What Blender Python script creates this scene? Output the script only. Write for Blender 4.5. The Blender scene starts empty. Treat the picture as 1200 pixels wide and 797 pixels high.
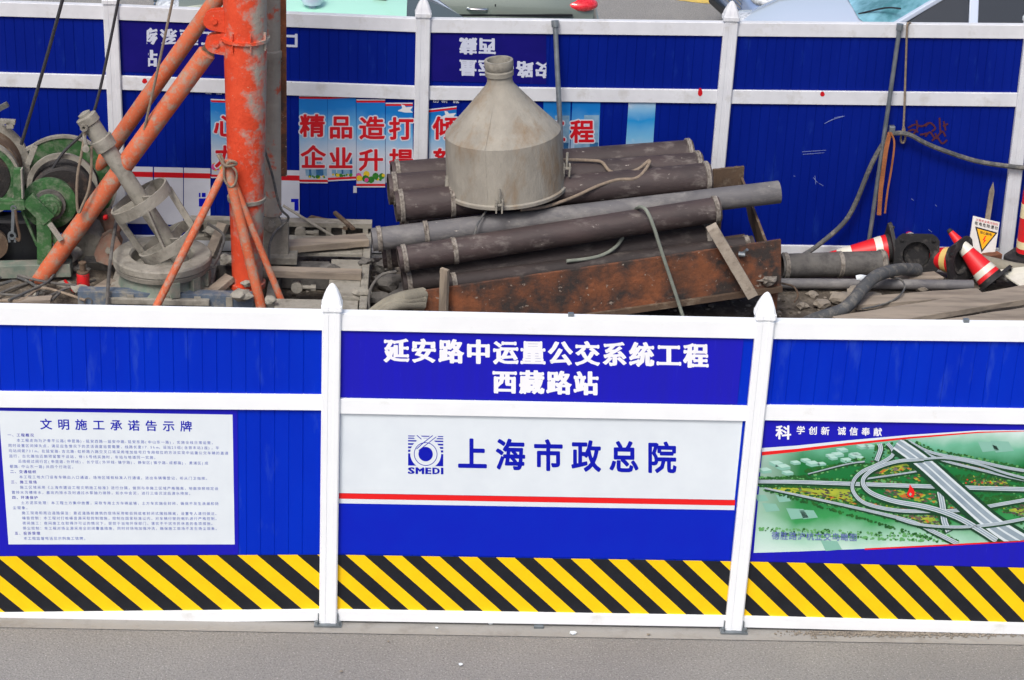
import bpy, bmesh, math, random
from mathutils import Vector, Matrix, noise
random.seed(7)
R = math.radians
sc = bpy.context.scene
C = sc.collection

# ------------------------------------------------------------------ camera, sky, sun, exposure
F_PX = 2733.5                                   # focal length in pixels of the 1200 px wide photograph
CAM = Vector((.4677, -12.2971, 7.5024))
PITCH, YAW, ROLL = .4265, .0471, -.0422
def cam_axes():
    cy, sy, cp, sp = math.cos(YAW), math.sin(YAW), math.cos(PITCH), math.sin(PITCH)
    fwd = Vector((sy*cp, cy*cp, -sp)); right = Vector((cy, -sy, 0)); down = fwd.cross(right)
    cr, sr = math.cos(ROLL), math.sin(ROLL)
    return cr*right+sr*down, -sr*right+cr*down, fwd
AX, AD, AF = cam_axes()
cd = bpy.data.cameras.new('camera'); cam = bpy.data.objects.new('camera', cd); C.objects.link(cam)
cd.sensor_fit = 'HORIZONTAL'; cd.sensor_width = 36; cd.lens = 36*F_PX/1200; cd.clip_end = 2000
m3 = Matrix((AX, -AD, -AF)).transposed()
cam.matrix_world = Matrix.Translation(CAM) @ m3.to_4x4()
sc.camera = cam

SUN_EL, SUN_AZ = R(52), R(205)                  # azimuth measured clockwise from +Y: behind the camera, slightly to the left
w = bpy.data.worlds.new('World'); sc.world = w; w.use_nodes = True
nt = w.node_tree; bg = nt.nodes['Background']
sky = nt.nodes.new('ShaderNodeTexSky'); sky.sky_type = 'NISHITA'; sky.sun_disc = False
sky.sun_elevation = SUN_EL; sky.sun_rotation = SUN_AZ; sky.dust_density = 5; sky.air_density = 1; sky.ozone_density = .6
nt.links.new(sky.outputs[0], bg.inputs[0]); bg.inputs[1].default_value = .13
sd = bpy.data.lights.new('sun', 'SUN'); sun = bpy.data.objects.new('sun', sd); C.objects.link(sun)
sd.energy = 1.5; sd.angle = R(18); sd.color = (1, .99, .975)
sdir = Vector((math.sin(SUN_AZ)*math.cos(SUN_EL), math.cos(SUN_AZ)*math.cos(SUN_EL), math.sin(SUN_EL)))
sun.rotation_euler = sdir.to_track_quat('Z', 'Y').to_euler(); sun.location = (0, -20, 30)
vs = sc.view_settings
sc.display_settings.display_device = 'sRGB'
vs.view_transform = 'Standard'; vs.look = 'None'; vs.gamma = 1; vs.use_curve_mapping = False; vs.exposure = .34

# ------------------------------------------------------------------ points from rays
def ray(px, py): return ((px-600)/F_PX)*AX + ((py-398.5)/F_PX)*AD + AF
def at(px, py, Y=None, Z=None):
    d = ray(px, py)
    t = (Y-CAM.y)/d.y if Y is not None else (Z-CAM.z)/d.z
    return CAM + t*d
BN = Vector((-.0256, 1, 0)); BN.normalize(); BP = Vector((.5, 5.935, 0))
def atb(px, py, off=0):                          # on the plane of the rear fence, off metres in front of it
    d = ray(px, py); return CAM + d*(((BP-CAM).dot(BN)-off)/d.dot(BN))
def atf(px, py, off=0): return at(px, py, Y=-off)

# ------------------------------------------------------------------ mesh builder
class MB:
    def __init__(s): s.v = []; s.f = []; s.m = []; s.sm = []
    def add(s, vs, fs, m=0, smooth=False):
        b = len(s.v); s.v += [Vector(p) for p in vs]
        for f in fs: s.f.append([i+b for i in f]); s.m.append(m); s.sm.append(smooth)
        return s
    def hexa(s, p, m=0):                         # 8 corners: bottom 4 ccw, top 4 ccw
        return s.add(p, [(3,2,1,0),(4,5,6,7),(0,1,5,4),(1,2,6,5),(2,3,7,6),(3,0,4,7)], m)
    def box(s, c, sx, sy, sz, rot=None, m=0):
        c = Vector(c); q = rot or Matrix.Identity(3)
        return s.hexa([c + q @ Vector((x*sx/2, y*sy/2, z*sz/2)) for z in (-1,1) for x, y in ((-1,-1),(1,-1),(1,1),(-1,1))], m)
    def bar(s, a, b, wd, ht, up=(0,0,1), m=0):   # box section from a to b
        a, b = Vector(a), Vector(b); d = (b-a).normalized(); u = Vector(up); u = (u-d*u.dot(d)).normalized(); r = d.cross(u)
        q = [r*x*wd/2+u*y*ht/2 for x, y in ((-1,-1),(1,-1),(1,1),(-1,1))]
        return s.hexa([a+k for k in q]+[b+k for k in q], m)
    def cyl(s, a, b, r0, r1=None, n=24, m=0, caps=True):
        a, b = Vector(a), Vector(b); return s.lathe(a, b-a, [(0, r0), ((b-a).length, r0 if r1 is None else r1)], n, m, caps)
    def lathe(s, o, ax, prof, n=32, m=0, caps=True, crease=.6):
        o = Vector(o); ax = Vector(ax).normalized(); u = ax.orthogonal().normalized(); v = ax.cross(u)
        vs = []; fs = []
        for h, r in prof:
            for k in range(n):
                a = 2*math.pi*k/n; vs.append(o+ax*h+(u*math.cos(a)+v*math.sin(a))*r)
        for i in range(len(prof)-1):
            for k in range(n):
                k2 = (k+1) % n; fs.append((i*n+k, i*n+k2, (i+1)*n+k2, (i+1)*n+k))
        s.add(vs, fs, m, True)
        if caps:
            s.add(vs[:n], [tuple(range(n))[::-1]], m); s.add(vs[-n:], [tuple(range(n))], m)
        return s
    def ring(s, o, ax, ro, ri, t, n=40, m=0):    # flat washer / band, centred on o
        ax = Vector(ax).normalized(); return s.lathe(Vector(o)-ax*t/2, ax, [(0,ri),(0,ro),(t,ro),(t,ri),(0,ri)], n, m, False)
    def tube(s, pts, r, n=8, m=0, sub=6, rf=None):
        P = spline(pts, sub); k = len(P); vs = []; fs = []; u = None
        for i, p in enumerate(P):
            d = (P[min(i+1, k-1)]-P[max(i-1, 0)]).normalized()
            if u is None: u = d.orthogonal().normalized()
            u = (u-d*u.dot(d)).normalized(); v = d.cross(u); rr = r if rf is None else r*rf(i/(k-1))
            for j in range(n):
                a = 2*math.pi*j/n; vs.append(p+(u*math.cos(a)+v*math.sin(a))*rr)
        for i in range(k-1):
            for j in range(n):
                j2 = (j+1) % n; fs.append((i*n+j, i*n+j2, (i+1)*n+j2, (i+1)*n+j))
        s.add(vs, fs, m, True); s.add(vs[:n], [tuple(range(n))[::-1]], m); s.add(vs[-n:], [tuple(range(n))], m)
        return s
    def prism(s, poly, d, m=0):                  # polygon of 3D points pushed along d
        n = len(poly); d = Vector(d); p = [Vector(q) for q in poly]
        return s.add(p+[q+d for q in p], [tuple(range(n))[::-1], tuple(range(n, 2*n))]+[(i, (i+1) % n, (i+1) % n+n, i+n) for i in range(n)], m)
    def poly(s, pts, m=0): return s.add(pts, [tuple(range(len(pts)))], m)
def spline(pts, sub=6):
    P = [Vector(p) for p in pts]
    if len(P) < 3 or sub <= 1: return P
    Q = [P[0]*2-P[1]]+P+[P[-1]*2-P[-2]]; out = []
    for i in range(1, len(Q)-2):
        a, b, c, d = Q[i-1], Q[i], Q[i+1], Q[i+2]
        for k in range(sub):
            t = k/sub; out.append(.5*((2*b)+(c-a)*t+(2*a-5*b+4*c-d)*t*t+(3*b-a-3*c+d)*t**3))
    out.append(P[-1]); return out

def wloc(o):
    v = Vector((0,0,0))
    while o is not None: v += o.location; o = o.parent
    return v
def obj(name, mb, mats, parent=None, loc=None, bevel=0, recalc=True):
    if not isinstance(mats, (list, tuple)): mats = [mats]
    if parent is None and loc is None:
        xs = [v.x for v in mb.v]; ys = [v.y for v in mb.v]; loc = Vector(((min(xs)+max(xs))/2, (min(ys)+max(ys))/2, min(v.z for v in mb.v)))
    org = wloc(parent) if parent is not None else Vector(loc)
    me = bpy.data.meshes.new(name); me.from_pydata([v-org for v in mb.v], [], mb.f); me.update()
    for x in mats: me.materials.append(x)
    for p, mi, smo in zip(me.polygons, mb.m, mb.sm): p.material_index = mi; p.use_smooth = smo
    if recalc:
        bm = bmesh.new(); bm.from_mesh(me); bmesh.ops.recalc_face_normals(bm, faces=bm.faces); bm.to_mesh(me); bm.free()
    o = bpy.data.objects.new(name, me); C.objects.link(o)
    if parent is not None: o.parent = parent
    else: o.location = loc
    if any(mb.sm):
        try: me.set_sharp_from_angle(angle=R(38))
        except Exception: pass
    if bevel:
        b = o.modifiers.new('edge', 'BEVEL'); b.width = bevel; b.segments = 2; b.limit_method = 'ANGLE'; b.angle_limit = R(40)
    return o
def tag(o, label, cat, group=None):
    o['label'] = label; o['category'] = cat
    if group: o['group'] = group
    return o
def thing(name, label, cat, loc, group=None):
    o = bpy.data.objects.new(name, None); o.empty_display_size = .1; C.objects.link(o); o.location = loc
    return tag(o, label, cat, group)
def struct(name, mb, mats, **k):
    o = obj(name, mb, mats, **k); o['kind'] = 'structure'; return o

# ------------------------------------------------------------------ materials
def S(r, g, b, k=1.0):
    f = lambda c: (c/12.92 if c <= .04045 else ((c+.055)/1.055)**2.4)
    return tuple(f(x/255)*k for x in (r, g, b))
def mat(name, c1, c2=None, sc1=6, c3=None, thr=.6, soft=.08, sc3=9, rough=.55, metal=0, bump=0, bscale=40, stretch=(1,1,1), grad=None, c4=None, thr4=.66, sc4=30, spec=.4, coat=0):
    m = bpy.data.materials.new(name); m.use_nodes = True; nt = m.node_tree; N = nt.nodes; L = nt.links
    p = N['Principled BSDF']; p.inputs['Roughness'].default_value = rough; p.inputs['Metallic'].default_value = metal
    p.inputs['Specular IOR Level'].default_value = spec; p.inputs['Coat Weight'].default_value = coat
    c1 = (*c1, 1)
    tc = N.new('ShaderNodeTexCoord'); mp = N.new('ShaderNodeMapping'); mp.inputs['Scale'].default_value = stretch
    L.new(tc.outputs['Object'], mp.inputs[0]); V = mp.outputs[0]
    def nz(s, d=6, r=.6):
        n = N.new('ShaderNodeTexNoise'); n.inputs['Scale'].default_value = s; n.inputs['Detail'].default_value = d; n.inputs['Roughness'].default_value = r
        L.new(V, n.inputs['Vector']); return n.outputs['Fac']
    def mixc(fac, a, b):
        x = N.new('ShaderNodeMix'); x.data_type = 'RGBA'; L.new(fac, x.inputs[0])
        for k, q in ((6, a), (7, b)):
            if isinstance(q, tuple): x.inputs[k].default_value = q
            else: L.new(q, x.inputs[k])
        return x.outputs[2]
    def ramp(fac, lo, hi):
        x = N.new('ShaderNodeMapRange'); x.inputs[1].default_value = lo; x.inputs[2].default_value = hi; x.clamp = True; L.new(fac, x.inputs[0]); return x.outputs[0]
    col = c1
    if c2: col = mixc(ramp(nz(sc1), .35, .65), c1, (*c2, 1))
    if c3:
        f = nz(sc3, 9, .68)
        if grad:                                  # dirt thickens along an axis of the object
            sp = N.new('ShaderNodeSeparateXYZ'); L.new(tc.outputs['Object'], sp.inputs[0])
            g = ramp(sp.outputs['XYZ'.index(grad[0])], grad[1], grad[2])
            ad = N.new('ShaderNodeMath'); ad.operation = 'MULTIPLY_ADD'; L.new(g, ad.inputs[0]); ad.inputs[1].default_value = grad[3]; L.new(f, ad.inputs[2]); f = ad.outputs[0]
        col = mixc(ramp(f, thr-soft, thr+soft), col, (*c3, 1))
    if c4: col = mixc(ramp(nz(sc4, 4, .6), thr4-.03, thr4+.03), col, (*c4, 1))
    if isinstance(col, tuple): p.inputs['Base Color'].default_value = col
    else: L.new(col, p.inputs['Base Color'])
    if bump:
        b = N.new('ShaderNodeBump'); b.inputs['Strength'].default_value = bump; b.inputs['Distance'].default_value = .02
        L.new(nz(bscale, 8, .65), b.inputs['Height']); L.new(b.outputs[0], p.inputs['Normal'])
    return m
def grad_mat(name, stops, axis='Z', rough=.35, cloud=None, nscale=5, mist=None):
    """printed picture: colour bands along the generated axis, with printed clouds"""
    m = bpy.data.materials.new(name); m.use_nodes = True; N = m.node_tree.nodes; L = m.node_tree.links; p = N['Principled BSDF']
    p.inputs['Roughness'].default_value = rough
    tc = N.new('ShaderNodeTexCoord'); sp = N.new('ShaderNodeSeparateXYZ'); L.new(tc.outputs['Generated'], sp.inputs[0])
    r = N.new('ShaderNodeValToRGB'); e = r.color_ramp.elements
    e[0].position, e[0].color = stops[0][0], (*stops[0][1], 1); e[1].position, e[1].color = stops[-1][0], (*stops[-1][1], 1)
    for q, c in stops[1:-1]: x = e.new(q); x.color = (*c, 1)
    n = N.new('ShaderNodeTexNoise'); n.inputs['Scale'].default_value = nscale; n.inputs['Detail'].default_value = 4
    L.new(tc.outputs['Object'], n.inputs['Vector'])
    ma = N.new('ShaderNodeMath'); ma.operation = 'MULTIPLY_ADD'; L.new(n.outputs['Fac'], ma.inputs[0]); ma.inputs[1].default_value = .25
    mb_ = N.new('ShaderNodeMath'); mb_.operation = 'SUBTRACT'; L.new(sp.outputs['XYZ'.index(axis)], mb_.inputs[0]); mb_.inputs[1].default_value = .125
    L.new(mb_.outputs[0], ma.inputs[2]); L.new(ma.outputs[0], r.inputs[0]); col = r.outputs[0]
    if cloud:
        n2 = N.new('ShaderNodeTexNoise'); n2.inputs['Scale'].default_value = cloud[0]; n2.inputs['Detail'].default_value = 5; L.new(tc.outputs['Object'], n2.inputs['Vector'])
        mr = N.new('ShaderNodeMapRange'); mr.inputs[1].default_value = cloud[1]; mr.inputs[2].default_value = cloud[1]+.2; L.new(n2.outputs['Fac'], mr.inputs[0])
        x = N.new('ShaderNodeMix'); x.data_type = 'RGBA'; L.new(mr.outputs[0], x.inputs[0]); L.new(col, x.inputs[6]); x.inputs[7].default_value = (*cloud[2], 1); col = x.outputs[2]
    if mist:
        mr = N.new('ShaderNodeMapRange'); mr.inputs[1].default_value = mist[1]; mr.inputs[2].default_value = mist[0]; mr.inputs[4].default_value = .8; L.new(sp.outputs[0], mr.inputs[0])
        x = N.new('ShaderNodeMix'); x.data_type = 'RGBA'; L.new(mr.outputs[0], x.inputs[0]); L.new(col, x.inputs[6]); x.inputs[7].default_value = (*mist[2], 1); col = x.outputs[2]
    L.new(col, p.inputs['Base Color']); return m

DUST = S(150,146,136,.8); MUD = S(92,86,78,.8)
M = {}
M['white'] = mat('white_pvc', S(234,238,242), S(228,232,236), 3, c3=S(190,188,182), thr=.74, soft=.14, sc3=4, rough=.4)
M['white_old'] = mat('weathered_white_pvc', S(210,213,219), S(198,201,207), 4, c3=S(168,166,160), thr=.7, soft=.15, sc3=6, rough=.55, c4=S(120,112,100), thr4=.74, sc4=18)
M['blue'] = mat('blue_pvc', S(0,38,176), S(0,44,184), 3, c3=S(60,95,190), thr=.72, soft=.16, sc3=5, rough=.35, stretch=(1,1,.25), spec=.12)
M['blue_old'] = mat('dark_blue_pvc', S(2,24,118), S(4,28,126), 3, c3=S(30,60,145), thr=.74, soft=.14, sc3=7, rough=.45, stretch=(1,1,.3), c4=S(110,125,165), thr4=.78, sc4=22, spec=.1)  # deeper blue than the front boards, with paler streaks and spots
M['film'] = mat('violet_blue_film', S(28,26,178), S(30,28,170), 5, rough=.3, c3=S(60,64,196), thr=.74, soft=.12, sc3=14, stretch=(4,1,.3), spec=.15)
M['film2'] = mat('blue_film', S(10,32,180), S(8,36,182), 5, rough=.3, spec=.15)
M['film_old'] = mat('old_violet_film', S(24,20,110), S(20,18,102), 4, rough=.4, c3=S(45,45,130), thr=.72, soft=.12, sc3=10, spec=.1)
M['film_white'] = mat('white_film', S(216,225,232), S(210,219,227), 4, rough=.3)
M['film_white_old'] = mat('old_white_film', S(196,200,212), S(186,190,202), 5, rough=.4)
M['ink'] = mat('blue_ink', S(14,24,168), rough=.4, spec=.15)
M['ink_small'] = mat('small_print_ink', S(70,92,180), rough=.4)
M['letter_white'] = mat('white_letter_film', S(232,234,240), rough=.35)
M['letter_white_old'] = mat('old_white_letter_film', S(190,196,214), rough=.4)
M['red'] = mat('red_print', S(222,24,28), rough=.35)
M['red_old'] = mat('old_red_print', S(188,20,32), rough=.4)
M['yellow'] = mat('yellow_reflective_film', S(246,202,2), S(241,194,0), 6, rough=.4, c4=S(190,150,40), thr4=.76, sc4=30)
M['black'] = mat('black_reflective_film', S(28,30,36), S(34,36,42), 8, rough=.5, spec=.2, c4=S(90,92,94), thr4=.76, sc4=40)
M['steel'] = mat('galvanised_steel', S(150,158,164), S(120,128,134), 8, rough=.4, metal=.7)
M['asphalt'] = mat('dusty_asphalt', S(150,149,146), S(139,138,136), .8, c3=S(112,111,110), thr=.57, soft=.12, sc3=75, rough=.95, bump=.6, bscale=80, c4=S(178,177,174), thr4=.63, sc4=85, spec=.15)
M['gutter'] = mat('dusty_concrete', S(154,153,150), S(147,146,143), 1.2, c3=S(130,127,122), thr=.64, soft=.12, sc3=6, rough=.9, bump=.3, bscale=90)
M['soil'] = mat('site_soil', S(92,84,74), S(66,60,54), 2.5, c3=S(134,126,114), thr=.6, soft=.12, sc3=7, rough=.95, bump=1, bscale=30)
M['orange'] = mat('chipped_orange_paint', S(198,106,74), S(184,88,56), 5, c3=S(156,142,128), thr=.56, soft=.07, sc3=10, rough=.65, bump=.2, bscale=30, c4=S(176,122,96), thr4=.58, sc4=45, spec=.2)
M['orange_mast'] = mat('cement_splashed_orange', S(214,80,50), S(200,68,42), 4, c3=S(158,152,142), thr=.64, soft=.09, sc3=7, rough=.6, bump=.4, bscale=26, grad=('X', -.04, .17, .22), c4=S(190,140,118), thr4=.68, sc4=30, spec=.2)
M['mast_grey'] = mat('cement_crusted_pipe', S(164,158,148), S(146,140,131), 5, c3=S(190,92,70), thr=.6, soft=.04, sc3=6, rough=.8, bump=.4, bscale=30)
M['green'] = mat('chipped_green_paint', S(54,100,54), S(38,78,42), 6, c3=S(126,132,116), thr=.6, soft=.14, sc3=14, rough=.75, bump=.3, bscale=40, c4=S(40,60,42), thr4=.7, sc4=16)
M['green_grey'] = mat('dusty_green_steel', S(112,128,116), S(98,112,102), 5, c3=DUST, thr=.52, soft=.12, sc3=8, rough=.8, bump=.3)
M['drum'] = mat('greasy_rope_drum', S(46,44,44), S(34,32,33), 8, c3=S(92,76,66), thr=.62, soft=.1, sc3=7, rough=.6, bump=.4, bscale=60)
M['dusty'] = mat('cement_dusted_steel', S(150,147,138), S(134,131,122), 5, c3=S(104,100,92), thr=.6, soft=.12, sc3=8, rough=.9, bump=.4, bscale=32)
M['dusty_dark'] = mat('muddy_steel', S(104,102,98), S(88,86,84), 5, c3=S(64,62,62), thr=.58, soft=.12, sc3=9, rough=.85, bump=.4, bscale=30)
M['channel'] = mat('blue_grey_channel', S(92,106,122), S(78,90,106), 6, c3=S(132,130,122), thr=.56, soft=.08, sc3=10, rough=.7, bump=.3)
M['pipe'] = mat('brown_pipe_steel', S(74,62,61), S(58,50,50), 4, c3=S(108,101,97), thr=.62, soft=.08, sc3=12, rough=.6, bump=.25, bscale=40, stretch=(.5,1,1), c4=S(176,170,162), thr4=.72, sc4=26)
M['pipe_grey'] = mat('grey_pipe_steel', S(106,105,107), S(82,81,84), 3, c3=S(134,132,130), thr=.58, soft=.12, sc3=6, rough=.6, bump=.25, stretch=(.5,1,1), c4=S(196,190,180), thr4=.72, sc4=30)
M['pipe_shade'] = mat('shade_toned_pipe_steel', S(58,50,49), S(46,41,41), 5, c3=S(92,86,82), thr=.64, soft=.1, sc3=12, rough=.7, bump=.25, stretch=(.5,1,1))  # pipe steel darkened to paint in the black shade inside the tray
M['pipe_end'] = mat('dark_pipe_bore', S(46,40,40), S(36,32,32), 6, rough=.9)
M['collar'] = mat('cement_caked_collar', S(128,122,114), S(150,144,136), 14, c3=S(84,76,70), thr=.55, soft=.1, sc3=20, rough=.85, bump=.6, bscale=60)
M['rust'] = mat('rusty_plate', S(142,86,56), S(104,66,46), 6, c3=S(56,50,48), thr=.5, soft=.1, sc3=3.4, rough=.9, bump=.5, bscale=26, c4=S(150,138,126), thr4=.67, sc4=28)
M['rust_dark'] = mat('dark_rusty_plate', S(96,78,62), S(78,64,54), 5, c3=S(130,118,102), thr=.62, soft=.1, sc3=9, rough=.85, bump=.3)
M['hopper'] = mat('cement_coated_hopper', S(154,150,140), S(136,132,123), 5, c3=S(128,110,88), thr=.6, soft=.1, sc3=3.8, rough=.9, bump=.5, bscale=16, c4=S(164,161,152), thr4=.74, sc4=6, stretch=(1,1,.45))
M['wood'] = mat('weathered_wood', S(152,140,124), S(122,112,100), 6, c3=S(92,84,76), thr=.6, soft=.1, sc3=14, rough=.9, bump=.4, bscale=30, stretch=(1,1,.15))
M['wood_pale'] = mat('pale_timber', S(172,162,148), S(150,140,127), 8, c3=S(120,110,98), thr=.64, soft=.1, sc3=16, rough=.9, bump=.4, bscale=40)
M['plank'] = mat('grey_site_plank', S(152,141,127), S(130,121,110), 6, c3=S(108,99,90), thr=.6, soft=.12, sc3=12, rough=.9, bump=.35, bscale=24, stretch=(.12,1,1))
M['rubber'] = mat('black_rubber', S(40,40,42), S(30,30,32), 8, c3=S(104,100,96), thr=.64, soft=.12, sc3=10, rough=.7, bump=.2)
M['hose'] = mat('dusty_black_hose', S(82,84,86), S(66,68,70), 9, c3=S(120,117,110), thr=.58, soft=.1, sc3=18, rough=.7)
M['rope'] = mat('brown_rope', S(140,126,110), S(116,104,92), 30, rough=.95)
M['hose_green'] = mat('grey_green_hose', S(128,134,124), S(108,114,106), 12, rough=.8)
M['wire'] = mat('dark_wire_rope', S(72,72,76), S(56,56,60), 60, rough=.6, metal=.3)
M['strap'] = mat('orange_strap', S(158,98,60), S(136,84,52), 10, rough=.85)
M['cone_red'] = mat('red_cone_plastic', S(214,34,40), S(200,28,36), 6, c3=S(150,60,56), thr=.7, soft=.1, sc3=12, rough=.45)
M['band'] = mat('white_reflective_band', S(214,212,200), S(198,196,182), 8, rough=.35)
M['band_yellow'] = mat('yellowed_reflective_band', S(222,192,120), S(206,176,104), 8, rough=.35)
M['band_cream'] = mat('cream_reflective_band', S(226,214,172), S(212,200,158), 8, rough=.35)
M['stone'] = mat('broken_concrete', S(146,138,126), S(122,115,106), 6, rough=.95, bump=.6, bscale=25)
M['jack'] = mat('red_jack_paint', S(196,28,32), S(170,24,28), 8, c3=S(70,50,48), thr=.6, soft=.06, sc3=22, rough=.45)
M['canvas'] = mat('dirty_canvas', S(140,136,122), S(120,116,104), 6, rough=.95, bump=.5, bscale=60)
M['pinkrust'] = mat('faded_rust_paint', S(156,122,106), S(134,104,90), 8, c3=DUST, thr=.56, soft=.1, sc3=12, rough=.85, bump=.3)
M['scrawl'] = mat('brown_spray_paint', S(70,24,40), rough=.6)
M['scratch'] = mat('pale_scratches', S(120,135,185), rough=.6)
M['sign'] = mat('white_sign_board', S(214,212,208), S(200,198,194), 8, rough=.5)
M['signyellow'] = mat('yellow_sign_print', S(226,168,16), rough=.4)
M['signblack'] = mat('black_sign_print', S(40,36,34), rough=.5)
M['cardmint'] = mat('mint_car_paint', S(176,230,208), rough=.25, coat=.6)
M['carsilver'] = mat('silver_green_car_paint', S(128,138,130), rough=.28, metal=.35, coat=.6)
M['carblue'] = mat('silver_blue_car_paint', S(150,170,205), rough=.2, metal=.4, coat=.8)
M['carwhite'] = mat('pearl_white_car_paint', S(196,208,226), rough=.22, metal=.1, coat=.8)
M['glass'] = mat('tinted_car_glass', S(30,36,44), rough=.05, spec=.8)
M['windscreen'] = mat('painted_reflection_glass', S(150,205,226), S(66,120,128), 2.2, rough=.08, spec=.8)  # pale cyan and teal reflection painted into the glass colour
M['chrome'] = mat('chrome', S(210,212,216), rough=.12, metal=1)
M['lampred'] = mat('red_lamp_lens', S(200,10,24), S(240,60,70), 40, rough=.1, coat=1)
M['lampclear'] = mat('clear_lamp_lens', S(210,216,222), S(150,156,164), 30, rough=.08, coat=1)
M['tyre'] = mat('tyre_rubber', S(34,34,36), rough=.8)
M['trim'] = mat('black_trim', S(26,28,32), rough=.4)
M['line'] = mat('yellow_road_paint', S(214,184,92), S(190,164,84), 6, c3=S(140,132,110), thr=.62, soft=.1, sc3=12, rough=.8)

# ------------------------------------------------------------------ lettering: glyph outlines as filled meshes
_gl = {}
_fc = bpy.data.curves.new('glyph', 'FONT'); _fo = bpy.data.objects.new('glyph', _fc); C.objects.link(_fo)
def glyph(ch, wt):
    """outline fill of one character; a weight above 0 thickens it with strokes along its outline (third value: depth step)"""
    k = (ch, wt)
    if k not in _gl:
        _fc.body = ch; _fc.resolution_u = 2
        dg = bpy.context.evaluated_depsgraph_get(); dg.update()
        me = bpy.data.meshes.new_from_object(_fo.evaluated_get(dg))
        vs = [(v.co.x, v.co.y, 0) for v in me.vertices]; fs = [tuple(p.vertices) for p in me.polygons]
        if wt > 0:
            cnt = {}
            for p in me.polygons:
                for e in p.edge_keys: cnt[e] = cnt.get(e, 0)+1
            rn = random.Random(5); used = set()
            for (i, j), c in cnt.items():
                if c != 1: continue
                p, q = Vector(vs[i][:2]), Vector(vs[j][:2]); d = q-p
                if d.length < 1e-5: continue
                d.normalize(); nn = Vector((-d.y*wt, d.x*wt*(.42 if wt > .05 and wt < .07 else 1))); d = d*wt*.45; z = rn.uniform(.05, 1); o = len(vs)
                vs += [(*(p-nn-d*.0), z), (*(q-nn), z), (*(q+d+nn*.45), z), (*(q+d-nn*.45), z)][:0]
                vs += [(*(p-nn), z), (*(q-nn), z), (*(q+d*1.6-nn*.6), z), (*(q+d*1.6+nn*.6), z), (*(q+nn), z), (*(p+nn), z), (*(p-d*1.6+nn*.6), z), (*(p-d*1.6-nn*.6), z)]
                fs.append(tuple(range(o, o+8)))
        _gl[k] = (vs, fs); bpy.data.meshes.remove(me)
    return _gl[k]
DEEP = Vector((0, .0005, 0))
def quad(tl, tr, br, bl): return lambda u, v: (tl*(1-u)+tr*u)*v+(bl*(1-u)+br*u)*(1-v)
def put_char(mb, ch, wt, fn, u0, u1, m=0, rot180=False, cut=None):
    vs, fs = glyph(ch, wt); half = ch.isascii(); wd = .58 if half else 1.0
    out = []
    for x, y, z in vs:
        a, b = x/wd, (y+.12)
        if rot180: a, b = 1-a, 1-b
        u = u0+(u1-u0)*a
        if cut: u = min(max(u, cut[0]), cut[1])
        out.append(fn(u, b)+DEEP*z)
    mb.add(out, fs, m)
def text(mb, s, wt, fn, m=0, gap=0, rot180=False, total=None, cut=None):
    adv = [(.58 if (c.isascii()) else 1.0) for c in s]; tot = total or sum(adv)+gap*(len(s)-1); x = 0
    for c, a in zip(s, adv):
        if c not in ' 　': put_char(mb, c, wt, fn, x/tot, (x+a)/tot, m, rot180, cut)
        x += a+gap

# ------------------------------------------------------------------ ground
g = MB(); n = 1
g.poly([(-400,-400,-.012),(400,-400,-.012),(400,600,-.012),(-400,600,-.012)])
struct('road', g, M['asphalt'], loc=(0,0,0))
g = MB(); g.poly([(-30,-.15,-.006),(30,-.13,-.006),(30,.3,-.006),(-30,.3,-.006)]); struct('gutter', g, M['gutter'], loc=(0,0,0))
# site soil between the fences: bumpy sheet
g = MB(); nx, ny = 260, 80; x0, x1, y0, y1 = -7, 10.5, .25, 5.8
vs_ = []
def soil(x, y):
    h = .05*noise.noise(Vector((x*1.3, y*1.3, 3)))+.03*noise.noise(Vector((x*4, y*4, 7)))+.015*noise.noise(Vector((x*11, y*11, 1)))
    e = min(1, (y-.25)/.4, (5.8-y)/.25, (x+7)/.5, (10.5-x)/.5)
    return -.004+max(0, e)*(.05+h)
for j in range(ny+1):
    for i in range(nx+1):
        x = x0+(x1-x0)*i/nx; y = y0+(y1-y0)*j/ny; vs_.append((x, y, soil(x, y)))
g.add(vs_, [(j*(nx+1)+i, j*(nx+1)+i+1, (j+1)*(nx+1)+i+1, (j+1)*(nx+1)+i) for j in range(ny) for i in range(nx)], 0, True)
struct('site_ground', g, M['soil'], loc=(0,0,0))
# yellow road marking beyond the rear fence
g = MB(); arc = [at(x, y, Z=-.008) for x, y in ((720,-16),(760,-6),(800,1),(840,5),(880,7),(925,5))]; P = spline(arc, 8)
L_ = []; R_ = []
for i, p in enumerate(P):
    d = (P[min(i+1, len(P)-1)]-P[max(i-1, 0)]).normalized(); q = Vector((-d.y, d.x, 0)); L_.append(p+q*.17); R_.append(p-q*.0)
g.add(L_+R_, [(i, i+1, i+1+len(P), i+len(P)) for i in range(len(P)-1)])
struct('road_marking', g, M['line'])

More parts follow.
